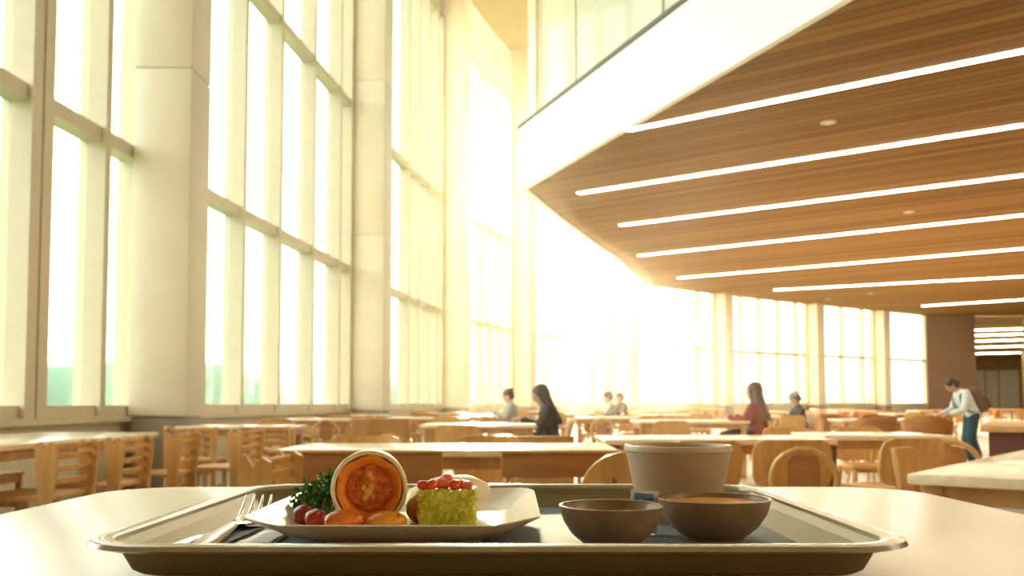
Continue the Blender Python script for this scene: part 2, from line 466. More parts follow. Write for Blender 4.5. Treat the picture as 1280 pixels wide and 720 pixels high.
for a_ in (-2.5,-1.1,.3,2.5): cbox(dr, 50.9, a_, 2.45, (.16,.10,4.9))
cbox(dr, 50.9, 0, 4.9, (5.1,.12,.18)); cbox(dr, 50.9, 0, .05, (5.1,.12,.1))
d1 = struct(dr.build('door_1', M['tan'], smooth=False))
cbox(MB(), 50.9, 0, 2.45, (5.0,.03,4.8)).build('door_panel', M['door'], d1, smooth=False)
for k, (al, w) in enumerate([(3.5,4.2),(9.5,5),(17,5),(27,5),(40,5)]):
    c = C0 + CD*al
    t = thing('corridor_light', ['corridor strip light nearest the doorway', 'second corridor strip light from the doorway', 'third corridor strip light from the doorway', 'fourth corridor strip light from the doorway', 'corridor strip light deepest inside'][k], 'ceiling light', (c.x, c.y, 6.385), CA, 'corridor strip lights')
    hs_ = MB().box((0,0,-.03),(w,.9,.06)).build('housing', M['housing'], t, smooth=False)
    MB().box((0,0,-.075),(w-.1,.8,.03), bev=.008).build('diffuser', M['lampc'], hs_)

# mezzanine: wooden soffit, white fascia, upper glazing
A = Vector((.34,25.5,0)); B = Vector((5.0,13.4,0)); Cc = Vector((9.6,1.4,0)); D = Vector((13,-8.8,0))
back = [onz(684,262,SOF), onz(716,287,SOF), onz(745,308,SOF), onz(771,326,SOF)]
sj = s_px(803)
tail = []
for k in range(12):
    p, tg = wat(sj + (CUM[-1]-.05-sj)*k/11); q = inw(tg)*.02; tail.append(p+q)
def cut_tail(d): return [p + inw(wat(sj + (CUM[-1]-.05-sj)*k/11)[1])*d for k, p in enumerate(tail)]
# smooth the free edge
free = [(A.x,A.y)] + [(p.x,p.y) for p in back] + [(tail[0].x,tail[0].y)]
free = catmull(free, 8)
inner = [(p.x,p.y) for p in cut_tail(.03)]
outl = free + inner[1:] + [(48,63.0),(48,-8.8),(D.x,D.y),(Cc.x,Cc.y),(B.x,B.y)]
# soffit boards: the grain and grooves run along the lights
LD = Vector((-1.35,1,0)).normalized(); LA = math.atan2(LD.y, LD.x)
m, nt, b = base_mat('oak_slat_soffit')
tc = nt.nodes.new('ShaderNodeTexCoord'); mp = nt.nodes.new('ShaderNodeMapping'); mp.inputs['Rotation'].default_value = (0,0,-LA)
sx = nt.nodes.new('ShaderNodeSeparateXYZ')
nt.links.new(tc.outputs['Object'], mp.inputs[0]); nt.links.new(mp.outputs[0], sx.inputs[0])
def math_(op, a, b2=None):
    n = nt.nodes.new('ShaderNodeMath'); n.operation = op
    nt.links.new(a, n.inputs[0])
    if b2 is not None: n.inputs[1].default_value = b2
    return n.outputs[0]
v = math_('MULTIPLY', sx.outputs[1], 1/.30)
fl = math_('FLOOR', v); fr = math_('FRACT', v)
wn = nt.nodes.new('ShaderNodeTexWhiteNoise'); wn.noise_dimensions = '1D'; nt.links.new(fl, wn.inputs['W'])
mp2 = nt.nodes.new('ShaderNodeMapping'); mp2.inputs['Scale'].default_value = (.35,9,1); nt.links.new(mp.outputs[0], mp2.inputs[0])
nz = nt.nodes.new('ShaderNodeTexNoise'); nz.inputs['Scale'].default_value = 1.6; nz.inputs['Detail'].default_value = 5; nt.links.new(mp2.outputs[0], nz.inputs['Vector'])
ad = nt.nodes.new('ShaderNodeMath'); ad.operation = 'MULTIPLY_ADD'; ad.inputs[1].default_value = .5
nt.links.new(wn.outputs[0], ad.inputs[0])
h2 = math_('MULTIPLY', nz.outputs[0], .5); nt.links.new(h2, ad.inputs[2])
rp = nt.nodes.new('ShaderNodeValToRGB'); rp.color_ramp.elements[0].position = .25; rp.color_ramp.elements[1].position = .75
rp.color_ramp.elements[0].color = (.21,.094,.022,1); rp.color_ramp.elements[1].color = (.35,.172,.046,1)
nt.links.new(ad.outputs[0], rp.inputs[0])
gr = math_('LESS_THAN', fr, .10)
mxc = nt.nodes.new('ShaderNodeMix'); mxc.data_type = 'RGBA'; mxc.inputs[7].default_value = (.08,.034,.008,1)
nt.links.new(gr, mxc.inputs[0]); nt.links.new(rp.outputs[0], mxc.inputs[6]); nt.links.new(mxc.outputs[2], b.inputs['Base Color'])
bp = nt.nodes.new('ShaderNodeBump'); bp.inputs['Strength'].default_value = .4; bp.inputs['Distance'].default_value = .02; bp.invert = True
nt.links.new(gr, bp.inputs['Height']); nt.links.new(bp.outputs[0], b.inputs['Normal'])
b.inputs['Roughness'].default_value = .75; b.inputs['Specular IOR Level'].default_value = .12
M['soffit'] = m
struct(MB().prism(outl, SOF, SOF+.12).build('ceiling_mezzanine', M['soffit'], smooth=False))
struct(MB().prism(outl, SOF+.12, SOF+.5).build('floor_mezzanine', M['white'], smooth=False))
# fascia along the front and along the free rear edge
def band(name, line, z0, z1, th, matl, side=1):
    mb = MB(); bm = mb.bm; prev = None; n = len(line)
    for k in range(n):
        p = Vector((line[k][0], line[k][1], 0))
        d = (Vector((line[min(k+1,n-1)][0], line[min(k+1,n-1)][1],0)) - Vector((line[max(k-1,0)][0], line[max(k-1,0)][1],0))).normalized()
        q = Vector((d.y,-d.x,0))*th*side
        cur = [bm.verts.new((p.x,p.y,z0)), bm.verts.new((p.x+q.x,p.y+q.y,z0)), bm.verts.new((p.x+q.x,p.y+q.y,z1)), bm.verts.new((p.x,p.y,z1))]
        if prev:
            for j in range(4): bm.faces.new((prev[j], prev[(j+1)%4], cur[(j+1)%4], cur[j]))
        else: bm.faces.new(cur[::-1])
        prev = cur
    bm.faces.new(prev); bmesh.ops.recalc_face_normals(bm, faces=bm.faces[:])
    return mb.build(name, matl, smooth=False)
front = [(A.x,A.y),(B.x,B.y),(Cc.x,Cc.y),(D.x,D.y)]
struct(band('wall_fascia', front, SOF-.02, SOF+FAS, .14, M['white'], 1))
struct(band('wall_fascia_rear', free, SOF-.02, SOF+FAS, .14, M['white'], 1))
# handrail
hr = MB(); off = Vector((B-A).normalized()); q = Vector((off.y,-off.x,0))
hr.tube([A+Vector((0,0,SOF+FAS+.07))-off*.1+q*.07, B+Vector((0,0,SOF+FAS+.07))+q*.07, Cc+Vector((0,0,SOF+FAS+.07))+q*.07, D+Vector((0,0,SOF+FAS+.07))+q*.07], .105, 10)
tag(hr.build('handrail', M['rail']), 'long dark handrail along the top of the white balcony fascia', 'handrail')
# upper glazing, set on the slab behind the fascia
uf = MB(); ug = MB(); n_in = Vector((-q.x,-q.y,0))
ulen = (B-A).length; base = [A+off*t for t in (.75, 3.0, 7.3, 11.5, 16, 20.5, 25)]
for i, p in enumerate(base):
    p = p - q*.22
    uf.box((p.x,p.y,(SOF+FAS-.2+CEIL)/2), (.10,.10,CEIL-SOF-FAS+.2), rot=(0,0,math.atan2(off.y,off.x)))
for p, r in zip(base, base[1:]):
    a = p-q*.22; c = r-q*.22
    ug.beam((a.x,a.y,(SOF+FAS-.2+CEIL)/2), (c.x,c.y,(SOF+FAS-.2+CEIL)/2), .02, CEIL-SOF-FAS+.2)
    uf.beam((a.x,a.y,CEIL-.1), (c.x,c.y,CEIL-.1), .1, .14)
a = base[0]-q*.22; c = base[1]-q*.22
uf.beam((a.x,a.y,12.5), (c.x,c.y,12.5), .06, .06)
a = base[2]-q*.22; c = base[6]-q*.22
uf.beam((a.x,a.y,10.2), (c.x,c.y,10.2), .06, .06)
u = struct(uf.build('window_30', M['frame'], smooth=False)); ug.build('glass_pane', M['mglass'], u, smooth=False)
pc = A + off*.35 - q*.30
r = thing('column', '', 'c', (pc.x,pc.y,0), math.atan2(off.y,off.x)); del r['label']; del r['category']; r['kind'] = 'structure'
MB().box((0,0,(SOF+FAS+CEIL)/2-.1),(.55,.42,CEIL-SOF-FAS+.2), bev=.01).build('shaft', M['frame'], r)

# linear ceiling lights
light_px = [((783,162),(1280,62)),((722,241),(1280,155)),((774,281),(1280,218)),((797,319),(1280,268)),((847,347),(1280,310)),((967,362),(1280,345)),((1152,382),(1280,374))]
names = ['foremost of the long ceiling lights, cut short by the white balcony fascia','second ceiling light from the front, its end nearest the tip of the wooden ceiling','third long ceiling light counted from the front','fourth long ceiling light counted from the front','fifth long ceiling light counted from the front','sixth ceiling light, second shortest, above the red clad person','shortest and rearmost ceiling light, above the brown wall']
for (pa, pb), nm in zip(light_px, names):
    a = onz(*pa, SOF); c = onz(*pb, SOF); d = (c-a).normalized(); c = c + d*5
    mid = (a+c)/2; L = (c-a).length; wd = .11 + .0034*mid.y
    t = thing('ceiling_light', nm, 'ceiling light', (mid.x,mid.y,SOF), math.atan2(d.y,d.x), 'linear lights in the wooden ceiling')
    hs_ = MB().box((0,0,-.008),(L,wd+.06,.016)).build('housing', M['housing'], t, smooth=False)
    MB().box((0,0,-.024),(L-.06,wd,.02), bev=.004).build('diffuser', M['lamp'], hs_)
for k, (x0, y0) in enumerate([(5.9,11.3), (7.3,7.7), (8.7,4.2), (10.0,.7), (11.2,-2.6)]):  # unseen strips added to the near soffit for warm fill light
    a = Vector((x0,y0,SOF)); c = a - LD*22; mid = (a+c)/2
    t = thing('ceiling_light', 'added fill light over the near side of the hall, outside the view', 'ceiling light', (mid.x,mid.y,SOF), math.atan2(-LD.y,-LD.x), 'added fill lights outside the view')
    MB().box((0,0,-.008),(22,.30,.016)).build('housing', M['housing'], t, smooth=False)
    MB().box((0,0,-.024),(21.9,.24,.02), bev=.004).build('diffuser', M['lamp'], t)
for k, (x, y, lb) in enumerate([(1035,153,'small ceiling spot between the first and second light strips'),(1136,265,'small ceiling spot between the third and fourth light strips'),(1035,374,'small ceiling spot above the far window with two mullions'),(1088,367,'small ceiling spot just behind the sixth light strip')]):
    p = onz(x,y,SOF)
    t = thing('recessed_spotlight', lb, 'spotlight', (p.x,p.y,SOF), 0, 'recessed spotlights in the wooden ceiling')
    tr_ = MB().lathe([(.09,-.012),(.16,-.014),(.17,-.003),(.17,0)], 24).build('trim_ring', M['housing'], t)
    MB().lathe([(0,-.010),(.09,-.012)], 24).build('lens', M['cuprim'], tr_)

# ------------------------------------------------------------------ outside
struct(MB().box((10,60,-.35),(500,400,.3)).build('ground_lawn', M['lawn'], smooth=False))
hm = MB(); bm = hm.bm; prev = None
for k in range(53):
    a = math.radians(206 - k*2.65); R0 = 95 + 12*math.sin(k*.7)
    cx, cy = 8, 22
    hgt = 6.2 - 4.2*max(0,(k-28)/24) + .5*noise.noise(Vector((k*.23,0,0))) + .5*noise.noise(Vector((k*.9,3,0)))
    cur = []
    for (dr_, hz) in ((-16,-.3),(-10,hgt*.45),(-4,hgt*.82),(3,hgt),(14,hgt*.9),(30,hgt*.3),(40,-.3)):
        cur.append(bm.verts.new((cx+(R0+dr_)*math.cos(a), cy+(R0+dr_)*math.sin(a), hz + (.5*noise.noise(Vector((k*.6,dr_,1))) if hz > 0 else 0))))
    if prev:
        for j in range(6): bm.faces.new((prev[j], prev[j+1], cur[j+1], cur[j]))
    prev = cur
bmesh.ops.recalc_face_normals(bm, faces=bm.faces[:])
struct(hm.build('hills', M['hill']))

# ------------------------------------------------------------------ furniture kinds
GROUND = 0.0
def make_table(name, label, L, W, rz=0, loc=(0,0,0), top='table', legs='post', apron=True):
    t = thing(name, label, 'table', loc, rz)
    MB().box((0,0,.722),(L,W,.036), bev=.006).build('tabletop', M[top], t)
    if apron:
        a = MB()
        for s in (-1,1):
            a.box((0,s*(W/2-.05),.672),(L-.12,.022,.062)).box((s*(L/2-.06),0,.672),(.022,W-.1,.062))
        a.build('apron', M['wood'], t, smooth=False)
    for sx_ in (-1,1):
        for sy_ in (-1,1):
            if legs == 'panel':
                MB().box((sx_*(L/2-.10), sy_*(W/2-.09), .352),(.16,.06,.704), bev=.006, taper=(.7,1)).build('leg', M['wood'], t)
            elif legs == 'dark':
                MB().box((sx_*(L/2-.07), sy_*(W/2-.07), .352),(.065,.065,.704), bev=.006, taper=(.8,.8)).build('leg', M['dark'], t)
            else:
                MB().box((sx_*(L/2-.07), sy_*(W/2-.07), .352),(.065,.065,.704), bev=.006, taper=(.8,.8)).build('leg', M['wood'], t)
    return t
# every chair faces +Y in its own frame (the back is at -Y)
def slat_chair(name, label):
    t = thing(name, label, 'chair')
    MB().box((0,.01,.445),(.45,.43,.028), bev=.01).build('seat', M['chair'], t)
    for s in (-1,1):
        # rear post: a board that widens from the floor to its forked top
        pr = MB(); poly = [(-.235,0),(-.175,0),(-.165,.43),(-.145,.60),(-.135,.74),(-.165,.76),(-.195,.715),(-.225,.76),(-.265,.74),(-.255,.60),(-.235,.43)]
        pr.prism(poly, -.014, .014, Matrix.Translation((s*.215,0,0)) @ Matrix(((0,0,1,0),(1,0,0,0),(0,1,0,0),(0,0,0,1))))
        pr.build('rear_leg', M['chair'], t, smooth=False)
        MB().box((s*.195,.19,.215),(.04,.04,.43), bev=.005, taper=(.75,.75)).build('front_leg', M['chair'], t)
    for z in (.53,.60,.67,.73):
        MB().box((0,-.20-.03*(z-.5),z),(.42,.018,.034), bev=.005).build('back_slat', M['chair'], t)
    s_ = MB()
    for s in (-1,1): s_.box((s*.2,0,.20),(.02,.38,.03))
    s_.box((0,.19,.40),(.36,.02,.045)).build('stretcher', M['chair'], t, smooth=False)
    return t
def curved_panel(w, z0, z1, y, th, bend, rnd=.04, lean=.0, n=10):
    mb = MB(); bm = mb.bm; rows = []
    zs = [z0, z0+rnd*.3, z0+rnd, z0+(z1-z0)*.5, z1-rnd, z1-rnd*.3, z1]
    fr = []; bk = []
    for z in zs:
        edge = min(z-z0, z1-z); ins = 0 if edge >= rnd else rnd - math.sqrt(max(0, rnd**2-(rnd-edge)**2))
        rf = []; rb = []
        for k in range(n+1):
            u_ = -1+2*k/n; x = u_*(w/2-ins)
            yy = y + bend*(x/(w/2))**2 - lean*(z-z0)
            rf.append(bm.verts.new((x, yy+th/2, z))); rb.append(bm.verts.new((x, yy-th/2, z)))
        fr.append(rf); bk.append(rb)
    N = len(zs)
    for i in range(N-1):
        for k in range(n):
            bm.faces.new((fr[i][k],fr[i][k+1],fr[i+1][k+1],fr[i+1][k])); bm.faces.new((bk[i][k+1],bk[i][k],bk[i+1][k],bk[i+1][k+1]))
        bm.faces.new((bk[i][0],fr[i][0],fr[i+1][0],bk[i+1][0])); bm.faces.new((fr[i][n],bk[i][n],bk[i+1][n],fr[i+1][n]))
    for k in range(n):
        bm.faces.new((bk[0][k],bk[0][k+1],fr[0][k+1],fr[0][k])); bm.faces.new((fr[-1][k],fr[-1][k+1],bk[-1][k+1],bk[-1][k]))
    bmesh.ops.recalc_face_normals(bm, faces=bm.faces[:])
    return mb
def shell_chair(name, label, wood_='chair', top=.76, w=.46):
    t = thing(name, label, 'chair')
    MB().box((0,.01,.44),(w-.02,.44,.03), bev=.012).build('seat', M[wood_], t)
    curved_panel(w, .47, top, -.22, .018, .05, .07, .16).build('backrest', M[wood_], t)
    for s in (-1,1):
        MB().beam((s*(w/2-.05),.18,.43),(s*(w/2-.02),.22,.0),.036,.036,bev=.004).build('leg', M[wood_], t)
        MB().beam((s*(w/2-.05),-.16,.43),(s*(w/2-.02),-.24,.0),.036,.036,bev=.004).build('leg', M[wood_], t)
    f = MB(); f.box((0,.15,.41),(w-.08,.02,.04)).box((0,-.15,.41),(w-.08,.02,.04)).box((w/2-.06,0,.41),(.02,.3,.04)).box((-w/2+.06,0,.41),(.02,.3,.04))
    f.build('seat_frame', M[wood_], t, smooth=False)
    for s in (-1,1): MB().beam((s*.10,-.19,.44),(s*.12,-.22,.60),.03,.014).build('back_support', M[wood_], t, smooth=False)
    return t
def panel_bench(name, label, w, top=.745, wood_='panel', spind=False):
    t = thing(name, label, 'bench')
    MB().box((0,.04,.44),(w,.42,.035), bev=.01).build('seat', M['chair'], t)
    if spind:
        MB().box((0,-.20,top-.055),(w,.028,.11), bev=.008).build('top_rail', M[wood_], t)
        for k in range(int(w/.062)):
            x = -w/2+.05+k*.062
            if x < w/2-.03: MB().tube([(x,-.195,.45),(x,-.20,top-.10)], .010, 8).build('spindle', M['chair'], t)
    else:
        MB().box((0,-.20,(.33+top)/2),(w,.028,top-.33), bev=.008).build('backrest', M[wood_], t)
    MB().box((0,-.20,top+.008),(w+.01,.04,.016), bev=.005).build('cap_rail', M['chair'], t)
    for s in (-1,1):
        MB().box((s*(w/2-.03),-.19,.22),(.04,.045,.44), bev=.004).build('leg', M[wood_], t)
        MB().box((s*(w/2-.03),.20,.22),(.04,.045,.44), bev=.004).build('leg', M[wood_], t)
    return t
def arm_chair(name, label, w=.54):
    t = thing(name, label, 'armchair')
    MB().box((0,.02,.43),(w-.06,.46,.09), bev=.02).build('seat', M['wood'], t)
    MB().box((0,-.23,.65),(w-.02,.035,.38), rot=(.10,0,0), bev=.012).build('backrest', M['wood'], t)
    for s in (-1,1):
        MB().box((s*(w/2-.02),.0,.625),(.045,.46,.03), bev=.01).build('armrest', M['chair'], t)
        MB().box((s*(w/2-.02),.21,.305),(.04,.04,.61), bev=.005).build('leg', M['wood'], t)
        MB().box((s*(w/2-.02),-.21,.305),(.04,.04,.61), bev=.005).build('leg', M['wood'], t)
    return t
def hoop_chair(name, label, holes=False, zt=.72):
    t = thing(name, label, 'chair')
    sd = [(.22*math.cos(a), .21*math.sin(a)) for a in [2*PI*k/28 for k in range(28)]]
    MB().prism(sd, .425, .455, bev=.008).build('seat', M['chair'], t)
    if holes:
        # solid round back with two cut-outs
        cz = zt-.16; pts = []; mb = MB()
        bm = mb.bm
        outer = [(.20*math.cos(2*PI*k/32), .17*math.sin(2*PI*k/32)) for k in range(32)]
        edges = []
        def loop(ps):
            vs = [bm.verts.new((x,0,z)) for x,z in ps]
            return [bm.edges.new((vs[k],vs[(k+1)%len(vs)])) for k in range(len(vs))]
        edges += loop(outer)
        for s in (-1,1): edges += loop([(s*.075+.03*math.cos(2*PI*k/14), .03+.034*math.sin(2*PI*k/14)) for k in range(14)])
        bmesh.ops.triangle_fill(bm, edges=edges, use_beauty=True)
        for f in bm.faces: f.normal_update()
        ex = bmesh.ops.extrude_face_region(bm, geom=bm.faces[:])
        for v_ in [g for g in ex['geom'] if isinstance(g, bmesh.types.BMVert)]: v_.co.y += .02
        bmesh.ops.recalc_face_normals(bm, faces=bm.faces[:])
        for v_ in bm.verts: v_.co += Vector((0,-.20+.25*v_.co.x**2,cz))
        mb.build('backrest', M['chair'], t, smooth=False)
    else:
        pts = [(.17*math.cos(a), -.20, .56+.165*math.sin(a)) for a in [2*PI*k/28 for k in range(28)]]
        MB().tube(pts, .018, 10, closed=True).build('hoop', M['chair'], t)
        curved_panel(.17,.455,.70,-.195,.012,.01,.05).build('backrest', M['panel'], t)
    for s in (-1,1): MB().beam((s*.13,-.17,.44),(s*.13,-.20,.50),.03,.02).build('back_support', M['chair'], t, smooth=False)
    for (x,y) in ((-1,-1),(1,-1),(-1,1),(1,1)):
        MB().tube([(x*.13,y*.13,.43),(x*.19,y*.19,0)], [.019,.013], 10).build('leg', M['chair'], t)
    MB().tube([(.155*math.cos(a),.155*math.sin(a),.22) for a in [2*PI*k/24 for k in range(24)]], .008, 8, closed=True).build('foot_ring', M['chair'], t)
    return t
def tub_chair(name, label):
    t = thing(name, label, 'chair')
    pts = []
    mb = MB(); bm = mb.bm; prev = None
    for k in range(19):
        a = math.radians(-200 + k*220/18); ca, sa = math.cos(a), math.sin(a)
        top = .74 + .06*max(0,-sa)
        cur = [bm.verts.new((.25*ca,.24*sa,.40)), bm.verts.new((.29*ca,.28*sa,top)), bm.verts.new((.265*ca,.255*sa,top)), bm.verts.new((.225*ca,.215*sa,.40))]
        if prev:
            for j in range(4): bm.faces.new((prev[j],prev[(j+1)%4],cur[(j+1)%4],cur[j]))
        else: bm.faces.new(cur[::-1])
        prev = cur
    bm.faces.new(prev); bmesh.ops.recalc_face_normals(bm, faces=bm.faces[:])
    mb.build('backrest', M['panel'], t)
    MB().lathe([(0,.36),(.22,.36),(.24,.39),(.23,.45),(.2,.47),(0,.475)],28).build('seat', M['panel'], t)
    for (x,y) in ((-1,-1),(1,-1),(-1,1),(1,1)):
        MB().tube([(x*.13,y*.13,.37),(x*.19,y*.19,0)], [.02,.013], 8).build('leg', M['chair'], t)
    return t

protos = {}
MAKE = {'slat': lambda l: slat_chair('slat_back_chair', l), 'shell': lambda l: shell_chair('plywood_chair', l), 'hoop': lambda l: hoop_chair('hoop_back_chair', l),
        'round': lambda l: hoop_chair('round_back_chair', l, True, .77), 'arm': lambda l: arm_chair('wooden_armchair', l), 'tub': lambda l: tub_chair('tub_chair', l)}
def chair(kind, x, y, face, label, group=None):
    """face: angle in degrees that the sitter looks towards (0 = +X, 90 = away from the camera)"""
    rz = math.radians(face-90)
    if kind not in protos:
        o = MAKE[kind](label); o.location = (x,y,0); o.rotation_euler = (0,0,rz); protos[kind] = o
        if group: o['group'] = group
        return o
    return dup(protos[kind], (x,y,0), rz, label, group)
tables = {}
def table(L, W, x, y, rz, label, group=None, **kw):
    key = (L, W, kw.get('legs','post'))
    if key not in tables:
        tables[key] = make_table('dining_table', label, L, W, math.radians(rz), (x,y,0), **kw)
        if group: tables[key]['group'] = group
        return tables[key]
    return dup(tables[key], (x,y,0), math.radians(rz), label, group)
exec_order = None
SKY, SUN, HAZE, EXPO = 5, 45, 0.0043, 0.3
# ------------------------------------------------------------------ layout of the hall
W_ = 'pale wooden'
table(.95, 2.5, -3.33, 6.15, 0, 'long honey wood table beside the left windows with panel legs', legs='panel')
chair('slat', -2.78, 5.35, 175, 'slat backed wooden chair at the nearer end of the left window table')
chair('slat', -2.72, 6.05, 178, 'slat backed wooden chair at the middle of the left window table')
chair('slat', -2.70, 6.95, 182, 'slat backed wooden chair at the far end of the left window table, beside the column')
chair('slat', -3.95, 6.0, 0, 'slat backed wooden chair between the left window table and the glass')
chair('slat', -3.95, 6.8, 0, 'slat backed wooden chair against the windows at the far end of the left table')
table(1.15, .8, -2.80, 9.55, 0, 'short wooden table just right of the nearest cream column')
chair('slat', -2.40, 7.62, 172, 'slat backed chair seen from its side, right of the nearest column')
chair('slat', -2.35, 8.75, 100, 'slat backed chair on the near side of the short table by the column')
chair('slat', -2.95, 8.6, 90, 'slat backed chair between the nearest column and the short table')
chair('slat', -2.75, 10.4, -90, 'slat backed chair on the far side of the short table by the column')
chair('slat', -1.22, 3.93, 176, 'slat backed chair seen edge on, left of the bench behind the bread roll')
table(1.75, .8, -.33, 5.0, 0, 'long wooden table straight behind the plate of food')
b1 = panel_bench('wooden_bench', 'solid brown backed bench behind the bread roll', .80); b1.location = (-.72,4.42,0)
b2 = panel_bench('wooden_bench', 'spindle backed bench behind the white plate edge and small bowl', .56, spind=True); b2.location = (.23,4.42,0)
chair('round', .475, 3.95, 92, 'round backed chair with two holes, just left of the beige cup')
chair('shell', -.15, 5.75, -90, 'chair on the far side of the long table behind the food')
chair('shell', -.95, 5.75, -95, 'chair beyond the bench that stands behind the bread roll')
chair('arm', -1.18, 8.3, 95, 'boxy wooden armchair standing between the window columns and the bread roll')
b3 = panel_bench('wooden_bench', 'low solid backed bench in front of the dark haired person', .76, .70, 'wood'); b3.location = (.11,7.4,0)
table(1.25, .8, -.36, 10.2, 0, 'wooden table at which the dark haired person sits')
chair('shell', -.55, 9.3, 92, 'chair tucked in front of the table of the dark haired person')
chair('shell', .47, 11.0, 180, 'chair that the dark haired person sits on')
chair('hoop', -.98, 7.2, 105, 'hoop backed chair between the armchair and the low bench')
table(1.5, .8, 1.35, 6.3, 0, 'dark legged wooden table whose left half stands behind the beige cup', legs='dark')
table(.95, .8, 2.73, 7.0, 0, 'dark legged wooden table past the right end of the one behind the cup', legs='dark')
chair('hoop', 1.62, 5.15, 78, 'hoop backed chair with tan panel right of the beige cup')
chair('shell', 1.08, 5.50, 100, 'solid backed chair right behind the rim of the beige cup')
chair('shell', 1.68, 5.64, 85, 'solid backed chair next to the hoop backed chair right of the cup')
chair('shell', 3.05, 7.85, -90, 'chair on the far side of the dark legged tables')
chair('shell', 2.45, 7.85, -84, 'chair beyond the dark legged table, nearer to the red clad person')
chair('shell', 2.42, 5.85, 105, 'solid backed chair between the dark legged table and the near right table')
chair('hoop', 2.92, 6.05, 60, 'hoop backed chair at the right end of the dark legged tables')
rz = 39.0; c_, s_ = math.cos(math.radians(rz-90)), math.sin(math.radians(rz-90))
e1 = Vector((.63,.777,0)); e2 = Vector((.777,-.63,0)); ctr = Vector((1.33,3.09,0)) + e1*1.05 + e2*.45
table(2.1, .9, ctr.x, ctr.y, math.degrees(math.atan2(e1.y,e1.x)), 'slanting wooden table at the right edge beyond our own table')
for k, (t_, lb) in enumerate([(-.45,'chair at the near end of the slanting right table'), (.35,'chair at the far end of the slanting right table')]):
    p = ctr + e1*t_ - e2*.62; a_ = math.degrees(math.atan2(e2.y,e2.x))
    if k == 1: chair('shell', p.x, p.y, a_, 'solid backed '+lb)
p = ctr + e2*.60 - e1*.35
chair('hoop', p.x, p.y, math.degrees(math.atan2(-e2.y,-e2.x)), 'hoop backed chair under the near edge of the slanting right table')
# far tables: x, y, length, what singles each out
far = [
 (-2.95,13.6,1.25,'beside the second cream column','tt'), (-1.35,14.8,1.3,'between the second and third cream columns','tb'), (-.75,17.2,1.1,'where the person in grey sits','t'),
 (1.75,15.2,1.4,'in front of the double columns','tb'), (1.35,20.5,1.4,'under the tip of the wooden ceiling','tt'), (3.3,18.7,1.4,'left of and beyond the red clad person','tb'),
 (2.35,12.2,1.45,'where the red clad person sits','t'), (4.55,16.6,1.0,'where the small dark person sits','t'), (6.2,21.0,1.5,'beyond the small dark person','bb'),
 (5.2,13.0,1.2,'with brown tub chairs, right of the red clad person','B'), (7.6,24.5,1.5,'before the far window with three mullions','tb'), (10.2,27.0,1.5,'before the narrow far windows','bb'),
 (8.9,20.2,1.3,'left of and beyond the standing person','tb'), (13.0,28.0,1.5,'before the far brown wall','tt'), (-1.7,21.5,1.3,'beside the third cream column','tt'),
 (4.3,26.0,1.5,'below the left edge of the wooden ceiling','tb'), (.6,25.5,1.3,'right under the white balcony tip','tt'), (12.0,34.0,1.6,'farthest off before the right windows','t'),
 (7.0,34.0,1.6,'farthest off before the wide far window','t'), (2.8,32.5,1.5,'farthest off before the double columns','t'), (-2.9,17.8,1.0,'along the windows past the second column','t'),
 (17.5,33.0,1.6,'farthest off before the corridor','t')]
for i, (x, y, L, ph, kd) in enumerate(far):
    table(L, .8, x, y, random.uniform(-6,6), 'distant wooden table ' + ph, 'distant tables in the hall')
    seats = [(-.27*L,-.70,90,'near left chair at the table'), (.27*L,-.70,90,'near right chair at the table'), (-.27*L,.70,-90,'far left chair at the table'), (.27*L,.70,-90,'far right chair at the table')]
    for k, (dx, dy, fa, sd) in enumerate(seats):
        kind = 'tub' if kd == 'B' else ('shell','hoop')[(i+k) % 2]
        if ph.startswith('where the red') and k in (1,3): continue
        chair(kind, x+dx, y+dy, fa+random.uniform(-10,10), sd + ' ' + ph, 'chairs at the distant tables')
chair('shell', .05, 17.0, 180, 'chair that the person in grey sits on')
chair('shell', 3.27, 12.15, 165, 'chair that the red clad person sits on')
chair('shell', 5.28, 16.75, 180, 'chair that the small dark person sits on')
chair('tub', 4.15, 10.6, 120, 'brown tub chair behind the right end of the dark legged tables')
chair('tub', 4.95, 10.9, 60, 'brown tub chair left of the standing person')
# long shelf of seating along the windows
wb = thing('window_bench', 'low cream bench running along the sill of the left windows', 'bench', (-4.43,6.4,0))
MB().box((0,0,.60),(.34,3.4,.05), bev=.01).build('seat', M['frame'], wb); MB().box((-.1,0,.29),(.2,3.3,.57)).build('base', M['frame'], wb, smooth=False)
# service counter
sc = thing('service_counter', 'dark red brown counter with a tan top at the right, past the standing person', 'counter', (6.50,9.05,0), math.radians(-29))
MB().box((0,0,.37),(3.1,2.7,.66)).build('body', M['redbrown'], sc, smooth=False)
MB().box((0,0,.73),(3.24,2.84,.06), bev=.01).build('countertop', M['wood'], sc)
MB().box((0,0,.025),(3.0,2.6,.05)).build('kick_plate', M['dark'], sc, smooth=False)

# ------------------------------------------------------------------ our own table
HT = .88
t = thing('table', 'cream topped table with rounded corners that carries the meal tray', 'table', (.0,.60,0))
def rrect(w, d, r, n=10, cx=0, cy=0):
    out = []
    for (sx_, sy_, a0) in ((1,1,0),(-1,1,90),(-1,-1,180),(1,-1,270)):
        for k in range(n+1):
            a = math.radians(a0+90*k/n); out.append((cx+sx_*(w/2-r)+r*math.cos(a), cy+sy_*(d/2-r)+r*math.sin(a)))
    return out
MB().prism(rrect(.93,.99,.09,12), HT-.035, HT, bev=.008).build('tabletop', M['desk'], t)
MB().prism(rrect(.86,.92,.07,10), HT-.05, HT-.036).build('underframe', M['wood'], t)
for sx_ in (-1,1):
    for sy_ in (-1,1):
        MB().box((sx_*.37,sy_*.40,(HT-.05)/2),(.06,.06,HT-.05), bev=.008, taper=(.7,.7)).build('leg', M['wood'], t)

